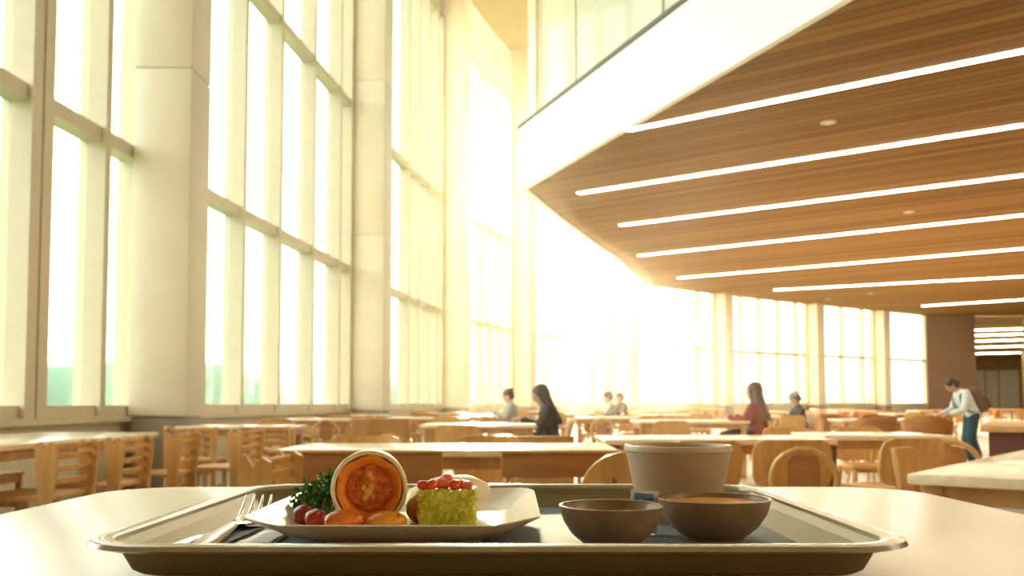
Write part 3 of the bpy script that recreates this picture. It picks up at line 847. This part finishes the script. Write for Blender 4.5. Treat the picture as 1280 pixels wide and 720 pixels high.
# tray
TX, TY = -.008, .672
TW, TD = .463, .372
t = thing('meal_tray', 'wide olive grey tray with rounded corners and raised pale rim', 'tray', (TX,TY,HT))
def loft(rings, cap0=True, cap1=True):
    mb = MB(); bm = mb.bm; prev = None; first = None
    for (pl, z) in rings:
        cur = [bm.verts.new((x,y,z)) for x,y in pl]
        if prev:
            n = len(cur)
            for k in range(n): bm.faces.new((prev[k],prev[(k+1)%n],cur[(k+1)%n],cur[k]))
        else: first = cur
        prev = cur
    if cap0: bm.faces.new(first[::-1])
    if cap1: bm.faces.new(prev)
    bmesh.ops.recalc_face_normals(bm, faces=bm.faces[:])
    return mb
R = lambda ins, r: rrect(TW-2*ins, TD-2*ins, r, 10)
loft([(R(.040,.030),.0012),(R(.036,.033),.0022),(R(.018,.036),.015),(R(.008,.038),.0185),(R(.0035,.039),.0205),(R(.012,.034),.0212),(R(.0135,.033),.0205),(R(.0215,.026),.006),(R(.0245,.024),.0042)]).build('tray_body', M['tray'], t)
loft([(R(.0028,.040),.0200),(R(.0,.041),.0212),(R(.0012,.041),.0236),(R(.004,.040),.0243),(R(.0095,.036),.0243),(R(.0125,.034),.0232),(R(.0128,.034),.0206)], False, False).build('rim', M['rim'], t)
MB().prism(R(.0265,.022), .0043, .0056, bev=.0004).build('tray_floor', M['trayin'], t)  # floor of the tray, tinted as if it mirrored the sky
TF = HT+.0057

# plate: square dish with lifted edges
PX, PY = -.078, .683
t = thing('plate', 'square cream porcelain plate with lifted edges holding the meal', 'plate', (PX,PY,TF))
P = lambda w, d, r: rrect(w, d, r, 10)
def bow(pl, z, k):
    return pl, z
mb = loft([(P(.118,.150,.03),.0),(P(.120,.152,.03),.0022),(P(.150,.182,.034),.006),(P(.192,.224,.03),.0176),(P(.1935,.2255,.03),.0186),(P(.191,.223,.029),.0193),(P(.152,.184,.032),.0085),(P(.132,.164,.03),.0064)])
for v_ in mb.bm.verts:   # corners lift above the edge middles
    if v_.co.z > .012:
        k = min(1, (abs(v_.co.x)/.096)**4 * (abs(v_.co.y)/.112)**4)
        v_.co.z += .0055*k - .0035*(1-min(1,(abs(v_.co.x)/.096)**3)) if v_.co.y < -.09 else .0045*k
mb.build('dish', M['plate'], t)
PZ = TF+.0066
# stuffed roll
RX, RY, RR = -.104, .672, .0268
t = thing('stuffed_roll', 'cut cream roll showing its orange and red filling, on the plate', 'stuffed roll', (RX,RY,PZ+RR-.0004))
t.rotation_euler = (math.radians(-2),0,math.radians(8))
rm = Matrix.Rotation(PI/2, 4, 'X')    # lathe axis +Z becomes -Y (towards the camera)
wob = lambda c: Vector((c.x*(1+.012*noise.noise(Vector((c.x*60,c.y*60,c.z*40)))), c.y*(1+.012*noise.noise(Vector((c.y*60,c.z*60,c.x*40)))), c.z))
rr = RR
MB().lathe([(0,-.040),(rr*.7,-.040),(rr*.95,-.034),(rr,-.024),(rr,.026),(rr*.985,.0285),(rr*.94,.0295),(rr*.885,.0285),(rr*.87,.022),(rr*.87,-.02)], 56, rm, wob).build('outer_wrapper', M['wrap'], t)
def wob2(c):
    return c + Vector((0,0,.0014*noise.noise(Vector((c.x*260,c.y*260,0))))) + Vector((c.x,c.y,0))*.10*noise.noise(Vector((c.x*70,c.y*70,3)))
MB().lathe([(rr*.885,.0),(rr*.885,.0255),(rr*.85,.0285),(rr*.78,.0285),(rr*.68,.0262),(rr*.60,.022),(rr*.60,.0)], 56, rm, wob2).build('orange_layer', M['orange'], t)
cb = MB()
cb.lathe([(0,.0232),(rr*.3,.0240),(rr*.5,.0236),(rr*.66,.0222),(rr*.70,.0)][::-1], 48, rm, lambda c: c + Vector((0,0,.0022*noise.noise(Vector((c.x*180,c.y*180,5))))))
for k in range(34):
    a = random.uniform(0,2*PI); q_ = math.sqrt(random.random())*rr*.56
    cb.ball((q_*math.cos(a), -.0232, q_*math.sin(a)), (random.uniform(.0018,.0050), .0013, random.uniform(.0018,.005)), sub=2, jit=.2, freq=2, seed=k)
cb.build('red_pulp', M['core'], t)
sb = MB()
for (x, z, s_) in ((-.001,-.003,.0040),(-.0040,.000,.0026),(.0012,.001,.0028),(-.003,-.0065,.0030),(.0022,-.006,.0022),(-.0002,.0095,.0030),(.0012,.0070,.0022)):
    sb.ball((x,-.0250,z), (s_*.8,.002,s_), sub=2, jit=.25, freq=2, seed=int(x*1e4))
sb.build('pale_seeds', M['seed'], t)
# second roll lying behind
t = thing('bread_roll', 'small pale bread roll half hidden behind the avocado cube', 'bread roll', (-.050,.722,PZ+.0148))
mb = MB(); mb.ball((0,0,0), (.034,.018,.0152), sub=4, jit=.06, freq=2)
mb.build('crust', M['wrap'], t); t.rotation_euler = (0,math.radians(-6),.25)
mb = MB()
for k in (-1,0,1): mb.tube([(k*.012-.004,-.012,.0125-.002*abs(k)),(k*.012,-.002,.0156-.0018*abs(k)),(k*.012+.004,.010,.0132-.002*abs(k))], .0012, 6)
mb.build('score_lines', M['brownball'], t)
tag(MB().ball((0,0,0), (.0088,.0088,.0098), sub=4, jit=.10, freq=2).build('meatball', M['brownball'], loc=(-.0690,.676,PZ+.0096)), 'reddish brown meatball between the cut roll and the avocado cube', 'meatball')
# small round fruits in front
def fruit(name, loc, s, ma, label, cat, stem=True, seed=0):
    t = thing(name, label, cat, loc, random.uniform(-.4,.4))
    MB().ball((0,0,0), s, sub=4, jit=.05, freq=1.6, seed=seed).build('flesh', ma, t)
    mb = MB(); mb.tube([(s[0]*.55,-s[1]*.55,s[2]*.58),(s[0]*.60,-s[1]*.58,s[2]*.66),(s[0]*.66,-s[1]*.60,s[2]*.70)], [.0012,.001,.0006], 6)
    mb.build('stem_scar', M['brownball'], t)
    return t
FY = .640
fruit('grape', (-.1495,.660,PZ+.0070), (.0078,.0075,.0072), M['grape'], 'dark red grape nearest the plate left edge, beside the parsley', 'grape', seed=1)
fruit('grape', (-.1365,.641,PZ+.0068), (.0082,.0075,.0070), M['grape'], 'larger dark red grape between its twin and the orange red tomato', 'grape', seed=2)
fruit('cherry_tomato', (-.1145,.6275,PZ+.0070), (.0138,.0088,.0078), M['otom'], 'orange red cherry tomato half lying before the cut roll', 'tomato', seed=3)
fruit('cherry_tomato', (-.0855,.6285,PZ+.0066), (.0138,.0088,.0072), M['ytom'], 'amber cherry tomato half lying before the cut roll', 'tomato', seed=4)
# parsley
t = thing('parsley_sprig', 'curly green parsley sprig leaning behind the cut roll', 'parsley', (-.150,.700,PZ))
st = MB(); lf = MB()
def leaf(c, d, u_, s_):
    d = d.normalized(); w_ = d.cross(u_).normalized(); n_ = w_.cross(d)
    pts = [(0,0),(.35,.35),(.25,.6),(.62,.62),(.55,.9),(.2,.85),(.0,1.25),(-.2,.85),(-.55,.9),(-.62,.62),(-.25,.6),(-.35,.35)]
    mid = [lf.bm.verts.new(c + d*(.55*s_) + n_*.0008)]
    vs = [lf.bm.verts.new(c + w_*(x*s_) + d*(y*s_) + n_*(s_*.28*math.sin(x*7+y*5))) for x,y in pts]
    for k in range(len(vs)): lf.bm.faces.new((vs[k], vs[(k+1)%len(vs)], mid[0]))
for k in range(30):
    bx = random.uniform(-.004,.016); by = random.uniform(-.008,.008)
    tx = random.uniform(-.012,.030); tip = Vector((bx+tx, by+random.uniform(-.010,.012), random.uniform(.008,.022)+max(0,tx+.006)*.55))
    md = Vector((bx,by,0)).lerp(tip,.55)+Vector((0,0,.004))
    st.tube([(bx,by,.0005), md, tip], [.0011,.0009,.0006], 6)
    for j in range(9):
        d = Vector((random.uniform(-1,1), random.uniform(-1,.7), random.uniform(-.2,1)))
        leaf(tip+Vector((random.uniform(-.004,.004),random.uniform(-.004,.004),random.uniform(-.010,.002))), d, Vector((random.uniform(-1,1),random.uniform(-1,1),random.uniform(-1,1))), random.uniform(.0045,.008))
st.build('stem', M['stem'], t); lf.build('leaves', M['green'], t)
# avocado cube
AX, AY = -.0455, .652; AW, AH = .0425, .0275
t = thing('avocado_cube', 'pressed cube of chopped yellow green avocado on the plate', 'avocado salad', (AX,AY,PZ))
mb = MB(); mb.box((0,0,AH/2),(AW-.005,AW-.008,AH-.003), bev=.003)
random.seed(5)
for k in range(330):
    side = k % 4; u_ = random.uniform(-1,1); sw = AW/2-.0042; sdp = AW/2-.0056
    x, y = [(u_,-1),(1,u_),(u_,1),(-1,u_)][side]
    s_ = random.uniform(.0034,.0075)
    z = random.uniform(.0028, AH-.003)
    mb.box((x*sw+random.uniform(-.0006,.0006), y*sdp+random.uniform(-.0006,.0006), z), (s_,s_*random.uniform(.55,1.0),s_*random.uniform(.55,1.0)), rot=(random.uniform(0,3),random.uniform(0,3),random.uniform(0,3)), bev=s_*.22, seg=2)
for i in range(7):
    for j in range(7):
        s_ = random.uniform(.0045,.007)
        mb.box((-AW/2+.004+(AW-.008)*i/6, -AW/2+.005+(AW-.010)*j/6, AH-.003), (s_,s_,.005), rot=(random.uniform(-.4,.4),random.uniform(-.4,.4),random.uniform(0,3)), bev=.0011, seg=1)
mb.build('chopped_avocado', M['avo'], t)
dice = [(-.0165,-.013,.0050,'tomato','leftmost red tomato dice on top of the avocado cube'),(-.0105,-.014,.0052,'tomato','second red tomato dice from the left on the avocado cube'),(-.0030,-.009,.0060,'salmon','salmon pink dice in the middle of the avocado cube top'),
        (.0060,-.014,.0054,'tomato','glossy red tomato dice right of the salmon pink one'),(.0145,-.010,.0046,'salmon','pinkish dice at the right end of the avocado cube top'),(-.0010,-.001,.0056,'salmon','highest pinkish dice at the back of the avocado cube top'),(.0095,-.0035,.0044,'tomato','small red tomato dice half hidden behind the glossy one')]
for k, (x, y, s_, ma, lb) in enumerate(dice):
    zz = PZ+AH+s_*.55 + (.003 if k == 5 else 0)
    o = thing('tomato_dice', lb, 'tomato dice', (AX+x,AY+y,zz), random.uniform(-.4,.4), 'tomato dice on the avocado cube')
    mb = MB(); mb.box((0,0,0),(s_*1.55,s_*1.35,s_*1.25), rot=(random.uniform(-.3,.3),random.uniform(-.3,.3),0), bev=s_*.5, seg=4)
    mb.build('flesh', M[ma], o)
    MB().ball((s_*.30,-s_*.50,s_*.05), (s_*.30,s_*.24,s_*.26), sub=2).build('pulp', M['salmon'], o)

# bowls
def bowl(name, label, loc, r, h, matl):
    t = thing(name, label, 'bowl', loc)
    prof = [(0,.0012),(r*.46,.0012),(r*.47,0),(r*.52,0),(r*.535,.0016),(r*.56,.0022),(r*.76,h*.30),(r*.91,h*.60),(r*.985,h*.90),(r*.995,h*.965)]
    inn = [(r*.945,h*.965),(r*.93,h*.86),(r*.85,h*.58),(r*.68,h*.30),(r*.4,h*.17),(0,h*.14)]
    MB().lathe(prof+inn, 64).build('body', matl, t)
    MB().lathe([(r*.998,h*.955),(r,h*.985),(r*.985,h),(r*.96,h),(r*.944,h*.985),(r*.942,h*.955)], 64).build('lip', M['bowlrim'], t)
    return t
B1 = (.0655,.608); B2 = (.1405,.640)
r1, h1 = .0345, .0268; r2, h2 = .0392, .0282
bowl('sauce_bowl', 'small dark brown bowl of dark sauce beside the plate', (B1[0],B1[1],TF), r1, h1, M['bowl'])
bowl('soup_bowl', 'wider brown bowl filled with orange soup', (B2[0],B2[1],TF), r2, h2, M['bowl'])
tag(MB().lathe([(0,h1*.14),(r1*.4,h1*.175),(r1*.68,h1*.31),(r1*.79,h1*.47),(r1*.76,h1*.50),(0,h1*.49)], 48).build('dark_sauce', M['dip'], loc=(B1[0],B1[1],TF)), 'dark brown sauce inside the smaller bowl', 'sauce')
tag(MB().lathe([(0,h2*.15),(r2*.4,h2*.18),(r2*.68,h2*.31),(r2*.85,h2*.59),(r2*.925,h2*.865),(r2*.90,h2*.88),(r2*.5,h2*.885),(0,h2*.885)], 56).build('orange_soup', M['sauce'], loc=(B2[0],B2[1],TF)), 'smooth orange soup filling the wider bowl', 'soup')
# packet between bowls
t = thing('sugar_packet', 'small white and blue paper packet standing between the two bowls', 'packet', (.0930,.6560,TF), .35)
t.rotation_euler = (math.radians(-6), math.radians(6), .2)
mb = MB(); bm = mb.bm
fr = []; 
for iz in range(7):
    row = []
    for ix in range(7):
        x = -.0105+.021*ix/6; z = .0015+.030*iz/6
        th_ = .0018*(1-abs(-1+2*ix/6)**2)*(1-abs(-1+2*iz/6)**2)
        row.append((x,z,th_))
    fr.append(row)
for sgn in (-1,1):
    g_ = [[bm.verts.new((x, sgn*(th_+.0003), z)) for x,z,th_ in row] for row in fr]
    for i in range(6):
        for j in range(6): bm.faces.new((g_[i][j],g_[i][j+1],g_[i+1][j+1],g_[i+1][j]))
bmesh.ops.remove_doubles(bm, verts=bm.verts[:], dist=1e-6); bmesh.ops.recalc_face_normals(bm, faces=bm.faces[:])
mb.build('sachet', M['paper'], t)
mb = MB(); mb.box((-.001,-.0018,.0270),(.014,.0010,.0045), bev=.0003).box((-.001,-.0021,.0205),(.010,.0012,.0028), bev=.0003); mb.build('printed_band', M['blue'], t)
# cup
CX, CY, CR = .1335, .7365, .0432; ch = .0605
t = thing('cup', 'tapered matte beige cup standing behind the two bowls', 'cup', (CX,CY,TF))
MB().lathe([(0,.002),(CR*.64,.002),(CR*.65,0),(CR*.69,0),(CR*.705,.002),(CR*.965,ch-.006),(CR*.965,ch-.003),(CR*.925,ch-.003),(CR*.92,ch-.008),(CR*.66,.006),(0,.005)], 64).build('body', M['cup'], t)
MB().lathe([(CR*.967,ch-.0055),(CR*.995,ch-.0045),(CR,ch-.002),(CR*.985,ch-.0004),(CR*.95,ch),(CR*.93,ch-.001),(CR*.922,ch-.005)], 64).build('lip', M['cuprim'], t)
tag(MB().lathe([(0,.0055),(CR*.655,.0065),(CR*.875,ch*.76),(CR*.86,ch*.78),(0,ch*.78)], 48).build('coffee', M['dip'], loc=(CX,CY,TF)), 'dark coffee inside the tapered beige cup', 'coffee')

# napkins and cutlery
def sheet(name, label, cat, loc, rz_, w, d, ma, layers=2, hgt=.0012):
    t = thing(name, label, cat, loc, rz_)
    mb = MB()
    for k in range(layers):
        b_ = bmesh.new(); bmesh.ops.create_grid(b_, x_segments=16, y_segments=24, size=.5)
        for v_ in b_.verts:
            v_.co = Vector((v_.co.x*(w-.002*k), v_.co.y*(d-.003*k), .0004+k*hgt+.0005*(1+noise.noise(Vector((v_.co.x*3+k*4, v_.co.y*5, k))))))
        ex = bmesh.ops.extrude_face_region(b_, geom=b_.faces[:])
        for v_ in [g for g in ex['geom'] if isinstance(g, bmesh.types.BMVert)]: v_.co.z += hgt*.55
        bmesh.ops.recalc_face_normals(b_, faces=b_.faces[:])
        mb._merge(b_)
        if k == 0: mb.build('lower_fold', ma, t); mb = MB()
    mb.build('upper_fold', ma, t)
    return t
sheet('napkin', 'folded charcoal napkin lying under the cutlery left of the plate', 'napkin', (-.1990,.604,TF), -.01, .030, .160, M['napkin'])
sheet('paper_napkin', 'white paper napkin between the fork and the plate, partly under the plate', 'napkin', (-.1690,.622,TF), -.04, .022, .080, M['paper'])
NZ = TF+.0032
# knife
t = thing('table_knife', 'silver table knife lying on the charcoal napkin left of the fork', 'knife', (-.2060,.600,NZ), .01)
mb = MB(); mb.prism([(-.0035,0),(.0045,0),(.0075,.035),(.0078,.075),(.003,.100),(-.003,.103),(-.0036,.06)], .0004, .0020, bev=.0004); mb.build('blade', M['steel'], t)
mb = MB(); mb.tube([(0,.004,.0028),(0,-.012,.003),(0,-.045,.0034),(0,-.072,.0034),(0,-.080,.003)], [.0025,.0034,.0042,.0044,.0022], 14, flat=.62); mb.build('handle', M['steel'], t)
# fork: bamboo coloured handle, steel neck and four tines
t = thing('fork', 'fork with pale wooden handle and four steel tines, left of the plate', 'fork', (-.1920,.622,NZ), .075)
mb = MB(); mb.tube([(0,-.098,.0042),(0,-.092,.0044),(0,-.05,.0052),(0,0,.0062),(0,.014,.0066)], [.002,.0052,.0056,.0044,.0034], 16, flat=.75); mb.build('handle', M['handle'], t)
mb = MB(); mb.tube([(0,.012,.0066),(0,.030,.0052),(0,.044,.0032)], [.0030,.0024,.0030], 12, flat=.6)
pts = [(.0028,.042),(.0075,.052),(.0105,.062),(.0105,.070),(-.0105,.070),(-.0105,.062),(-.0075,.052),(-.0028,.042)]
mb.prism(pts, .0018, .0034, bev=.0004); mb.build('neck', M['steel'], t); nk_ = [c for c in t.children if c.name.startswith('neck')][0]
for k in range(4):
    x = -.0099+.0066*k
    MB().tube([(x,.066,.0026),(x,.078,.0040),(x,.092,.0095),(x*.97,.104,.0180)], [.0018,.0017,.0015,.0007], 10, flat=.8).build('tine', M['steel'], nk_)

# ------------------------------------------------------------------ people
def hand(mb, wrist, d, up, side):
    d = Vector(d).normalized(); up = Vector(up).normalized(); w = d.cross(up).normalized()*side
    palm = wrist + d*.085
    for k in (-1.2,-.4,.4,1.2): mb.cap(wrist+w*(k*.012)+d*.01, palm+w*(k*.018), .016, .0125, 8)
    for k, L in zip((-1.5,-.5,.5,1.5), (.072,.080,.075,.058)):
        a = palm+w*(k*.0185); b_ = a+d*(L*.5)-up*.008; c = b_+d*(L*.45)-up*.022
        mb.cap(a,b_,.0095,.009,8); mb.cap(b_,c,.009,.0075,8)
    a = wrist+d*.03-w*.026; b_ = a+d*.03-w*.024-up*.008; c = b_+d*.030-w*.006-up*.008
    mb.cap(a,b_,.0125,.0105,8); mb.cap(b_,c,.0105,.0085,8)
def person(label, loc, face, J, hair, top, bottom, hairkind, scale=1.0, voxel=.0085, skirt=False, shoes=True, cap=None):
    """J: joints in the person's own frame, +X is forward, +Y the person's left"""
    t = thing('person', label, 'person', loc, math.radians(face)); t.scale = (scale,)*3
    V = {k: Vector(v_) for k, v_ in J.items()}
    mb = MB()
    hd = V['head']; nk = V['neck']; fw = V.get('look', Vector((1,0,0))).normalized(); hup = (hd-nk).normalized()
    sd = hup.cross(fw).normalized(); fw = sd.cross(hup)
    HM = Matrix((fw,sd,hup)).transposed().to_4x4()
    def hp(x,y,z): return hd + fw*x + sd*y + hup*z
    mb.ball(hd+hup*.025, (.098,.077,.092), m=HM, sub=3)
    mb.ball(hp(.018,0,-.045), (.070,.060,.070), m=HM, sub=3)
    mb.cap(hp(.078,0,.012), hp(.102,0,-.028), .011, .015, 8)                      # nose
    mb.cap(hp(.070,-.038,.028), hp(.070,.038,.028), .017, .017, 8)                # brow
    mb.cap(hp(.072,-.018,-.062), hp(.072,.018,-.062), .011, .011, 8)              # lips
    mb.ball(hp(.055,0,-.098), (.026,.026,.020), m=HM, sub=2)                      # chin
    for s in (-1,1): mb.ball(hp(-.002,s*.080,-.008), (.020,.010,.032), m=HM, sub=2)   # ears
    mb.cap(nk, hd-hup*.05, .056, .052)
    mb.cap(V['chest'], nk, .085, .058)
    for k, s in (('l',1),('r',-1)):
        sh, el, wr = V['sh'+k], V['el'+k], V['wr'+k]
        mb.cap(V['chest']+Vector((0,s*.06,.02)), sh, .085, .058); mb.cap(sh, el, .052, .040); mb.cap(el, wr, .040, .027)
        hand(mb, wr, (wr-el) if 'hd'+k not in V else V['hd'+k], V.get('up'+k, Vector((0,0,1))), -s)
        hi, kn, an, to = V['hi'+k], V['kn'+k], V['an'+k], V['to'+k]
        mb.cap(V['pel']+Vector((0,s*.05,0)), hi, .10, .092); mb.cap(hi, kn, .088, .056); mb.cap(kn, an, .058, .036)
        mb.cap(an, to, .040, .030); mb.cap(an, an+Vector((-.02,0,-.035)), .036, .034)
    mid = (V['pel']+V['chest'])/2
    for s in (-1,1):
        mb.cap(V['pel']+Vector((0,s*.07,0)), mid+Vector((0,s*.06,0)), .105, .095); mb.cap(mid+Vector((0,s*.06,0)), V['chest']+Vector((0,s*.08,0)), .095, .105)
    b_ = mb.build('body', M['skin'], t); remesh(b_, voxel, 3)
    for s in (-1,1):
        MB().ball(hp(.079,s*.030,.008), (.010,.013,.009), m=HM, sub=2).build('eye', M['eye'], t)
    # clothes
    c = MB()
    for s in (-1,1):
        c.cap(V['pel']+Vector((0,s*.07,-.01)), mid+Vector((0,s*.06,0)), .122, .113); c.cap(mid+Vector((0,s*.06,0)), V['chest']+Vector((0,s*.08,0)), .113, .120)
    for k, s in (('l',1),('r',-1)):
        sh, el, wr = V['sh'+k], V['el'+k], V['wr'+k]; w2 = el.lerp(wr,.90)
        c.cap(V['chest']+Vector((0,s*.06,.02)), sh, .098, .072); c.cap(sh, el, .068, .056); c.cap(el, w2, .056, .042)
    c.cap(V['chest']+Vector((0,0,.03)), V['chest'].lerp(nk,.75), .095, .068)
    o = c.build('shirt', top, t); remesh(o, .014, 4)
    c = MB()
    for k, s in (('l',1),('r',-1)):
        hi, kn, an = V['hi'+k], V['kn'+k], V['an'+k]
        c.cap(V['pel']+Vector((0,s*.05,.0)), hi, .116, .106); c.cap(hi, kn, .103, .074); c.cap(kn, kn.lerp(an,.93), .074, .058)
        if skirt: c.cap(V['pel'], (V['knl']+V['knr'])/2, .125, .12); c.cap((V['knl']+V['knr'])/2, ((V['anl']+V['anr'])/2).lerp((V['knl']+V['knr'])/2,.25), .12, .13)
    o = c.build('trousers', bottom, t); remesh(o, .014, 4)
    for k in 'lr':
        an, to = V['an'+k], V['to'+k]; c = MB()
        c.cap(an+Vector((-.025,0,-.04)), to, .046, .040); c.cap(an, an+Vector((-.02,0,-.04)), .044, .046)
        o = c.build('shoe', M['shoe'], t); remesh(o, .012, 2)
    c = MB()
    c.ball(hp(-.020,0,.048), (.106,.094,.088), m=HM, sub=3)
    c.ball(hp(-.045,0,.0), (.082,.090,.095), m=HM, sub=3)
    if hairkind == 'long':
        back = Vector(J['chest'])-Vector((.085,0,-.02))
        for s in (-1,-.35,.35,1):
            c.cap(hp(-.055,s*.055,-.02), nk+Vector((-.075,s*.085,-.03)), .052, .056)
            c.cap(nk+Vector((-.075,s*.085,-.03)), back+Vector((-.06,s*.085,-.10)), .056, .040)
        for s in (-1,1): c.cap(hp(.02,s*.078,.03), hp(.0,s*.085,-.12), .026, .032); c.cap(hp(.0,s*.085,-.12), nk+Vector((.01,s*.11,-.09)), .032,.030)
    elif hairkind == 'bun':
        c.ball(hp(-.10,0,.085), (.045,.045,.042), m=HM, sub=3)
    else:
        for s in (-1,1): c.cap(hp(-.03,s*.080,.02), hp(-.03,s*.075,-.07), .026, .026)
        c.cap(hp(-.07,-.04,-.02), hp(-.07,.04,-.02), .055, .055)
    o = c.build('hair', hair, t); remesh(o, .011, 3)
    if cap:
        c = MB(); c.ball(hp(-.012,0,.066), (.112,.100,.078), m=HM, sub=3); c.cap(hp(.09,-.04,.055), hp(.09,.04,.055), .03, .03, 8)
        o = c.build('cap', cap, t); remesh(o, .012, 2)
    return t
SIT = dict(pel=(0,0,.57), chest=(.04,0,.85), neck=(.06,0,.99), head=(.10,0,1.10),
  shl=(.04,.17,.91), ell=(.15,.22,.70), wrl=(.36,.15,.795), hdl=(1,-.2,-.02), shr=(.04,-.17,.91), elr=(.15,-.22,.70), wrr=(.36,-.15,.795), hdr=(1,.2,-.02),
  hil=(.05,.09,.565), knl=(.44,.10,.53), anl=(.42,.10,.09), tol=(.56,.11,.045), hir=(.05,-.09,.565), knr=(.44,-.10,.53), anr=(.42,-.10,.09), tor=(.56,-.11,.045), look=(1,0,-.15))
def sit(**k):
    d = dict(SIT); d.update(k); return d
person('seated person with long dark hair and black clothes leaning over a table', (.47,11.0,0), 178, sit(head=(.13,0,1.09), neck=(.08,0,.98), look=(1,.1,-.45)), M['hair'], M['black'], M['black'], 'long', .98)
person('seated person with chestnut hair and dark red top, back half turned', (3.27,12.1,0), 150, sit(head=(.07,0,1.12)), M['hairr'], M['red'], M['black'], 'long', 1.0)
person('seated person in a grey top with hair in a bun, before the bright windows', (.02,17.0,0), 185, sit(), M['hairr'], M['grey'], M['grey'], 'bun', 1.0, .011)
person('small seated person in dark clothes wearing a pale cap', (5.28,16.75,0), 180, sit(), M['hair'], M['black'], M['black'], 'short', .95, .011, cap=M['grey'])
person('distant seated person in grey at the table under the balcony tip', (2.25,20.5,0), 180, sit(), M['hair'], M['grey'], M['black'], 'short', 1.0, .012)
person('distant seated person in black before the double columns', (2.85,23.5,0), 200, sit(), M['hair'], M['black'], M['black'], 'short', 1.0, .012)
chair('shell', 2.25, 20.5, 180, 'chair under the distant person in grey below the balcony tip')
chair('shell', 2.85, 23.5, 200, 'chair under the distant person in black before the double columns')
STAND = dict(pel=(-.02,0,.90), chest=(.12,0,1.19), neck=(.20,0,1.31), head=(.29,0,1.385),
  shl=(.13,.18,1.24), ell=(.20,.24,.97), wrl=(.40,.18,.90), hdl=(1,-.1,-.25), shr=(.13,-.18,1.24), elr=(.20,-.24,.97), wrr=(.40,-.18,.90), hdr=(1,.1,-.25),
  hil=(-.02,.09,.88), knl=(.04,.10,.48), anl=(-.04,.11,.09), tol=(.10,.13,.045), hir=(-.02,-.09,.88), knr=(.02,-.10,.48), anr=(-.10,-.11,.09), tor=(.04,-.13,.045), look=(1,-.1,-.35))
sp_ = person('standing person in pale shirt and dark teal trousers bending forward', (7.02,14.0,0), 176, STAND, M['hair'], M['shirt'], M['pants'], 'short', .90, .0085, skirt=True)
# the bag on the standing person's back
bg = thing('backpack', 'brown canvas backpack on the back of the standing person', 'backpack', (7.03,14.0,.955), math.radians(176))
bg.rotation_euler = (0, math.radians(-24)*-1, math.radians(176))
mb = MB(); mb.box((-.11,0,.02),(.17,.30,.40), bev=.06, seg=4); mp_ = mb.build('main_pouch', M['bagm'], bg)
mb = MB(); mb.box((-.21,0,-.06),(.06,.22,.20), bev=.025, seg=3); mb.build('front_pocket', M['bagm'], mp_)
for s in (-1,1):
    MB().tube([(-.03,s*.10,.19),(.06,s*.125,.25),(.15,s*.14,.20),(.19,s*.15,.06),(.12,s*.17,-.08),(-.03,s*.13,-.14)], .018, 8, flat=.5).build('strap', M['bagm'], bg)

# ------------------------------------------------------------------ light
w = bpy.data.worlds.new('World'); SC.world = w; w.use_nodes = True
nt = w.node_tree; bgn = nt.nodes['Background']
tc = nt.nodes.new('ShaderNodeTexCoord'); sx = nt.nodes.new('ShaderNodeSeparateXYZ'); rp = nt.nodes.new('ShaderNodeValToRGB')
rp.color_ramp.elements[0].position = 0.0; rp.color_ramp.elements[0].color = (1,.97,.86,1)
rp.color_ramp.elements[1].position = .7; rp.color_ramp.elements[1].color = (.90,.97,.93,1)
nt.links.new(tc.outputs['Generated'], sx.inputs[0]); nt.links.new(sx.outputs[2], rp.inputs[0]); nt.links.new(rp.outputs[0], bgn.inputs['Color'])
bgn.inputs['Strength'].default_value = SKY
sd = bpy.data.lights.new('sun', 'SUN'); so = bpy.data.objects.new('sun', sd); COL.objects.link(so)
sd.energy = SUN; sd.angle = math.radians(4); sd.color = (1,.80,.52)
az, el = math.radians(-0.9), math.radians(14)
dirv = Vector((math.sin(az)*math.cos(el), math.cos(az)*math.cos(el), math.sin(el)))
so.rotation_euler = dirv.to_track_quat('Z','Y').to_euler(); so.location = dirv*60
# hazy air in the hall
if HAZE:
    hz = struct(MB().prism([(p.x+.02,p.y) for i, p in enumerate(WALL) if p.y > 6 and CUM[i] < sj+2] + [(7.6,41),(6.0,30),(4.8,20),(4.0,13),(2.9,6.0)], .02, CEIL-.02).build('haze', M['white'], smooth=False))
    hz['kind'] = 'stuff'; tag(hz, 'faint sunlit haze filling the hall air', 'haze')
    m = bpy.data.materials.new('sunlit_haze'); m.use_nodes = True; nt = m.node_tree; nt.nodes.remove(nt.nodes['Principled BSDF'])
    vs = nt.nodes.new('ShaderNodeVolumeScatter'); vs.inputs['Density'].default_value = HAZE; vs.inputs['Anisotropy'].default_value = .82
    vs.inputs['Color'].default_value = (1,.93,.76,1)
    nt.links.new(vs.outputs[0], nt.nodes['Material Output'].inputs['Volume'])
    hz.data.materials.clear(); hz.data.materials.append(m)
SC.cycles.use_denoising = True
SC.cycles.max_bounces = 10; SC.cycles.diffuse_bounces = 5; SC.cycles.glossy_bounces = 4; SC.cycles.transparent_max_bounces = 16; SC.cycles.volume_bounces = 1
SC.cycles.caustics_reflective = False; SC.cycles.caustics_refractive = False
SC.cycles.sample_clamp_indirect = 8
vs_ = SC.view_settings
vs_.view_transform = 'Standard'; vs_.look = 'None'; vs_.gamma = 1; vs_.use_curve_mapping = False; vs_.exposure = EXPO
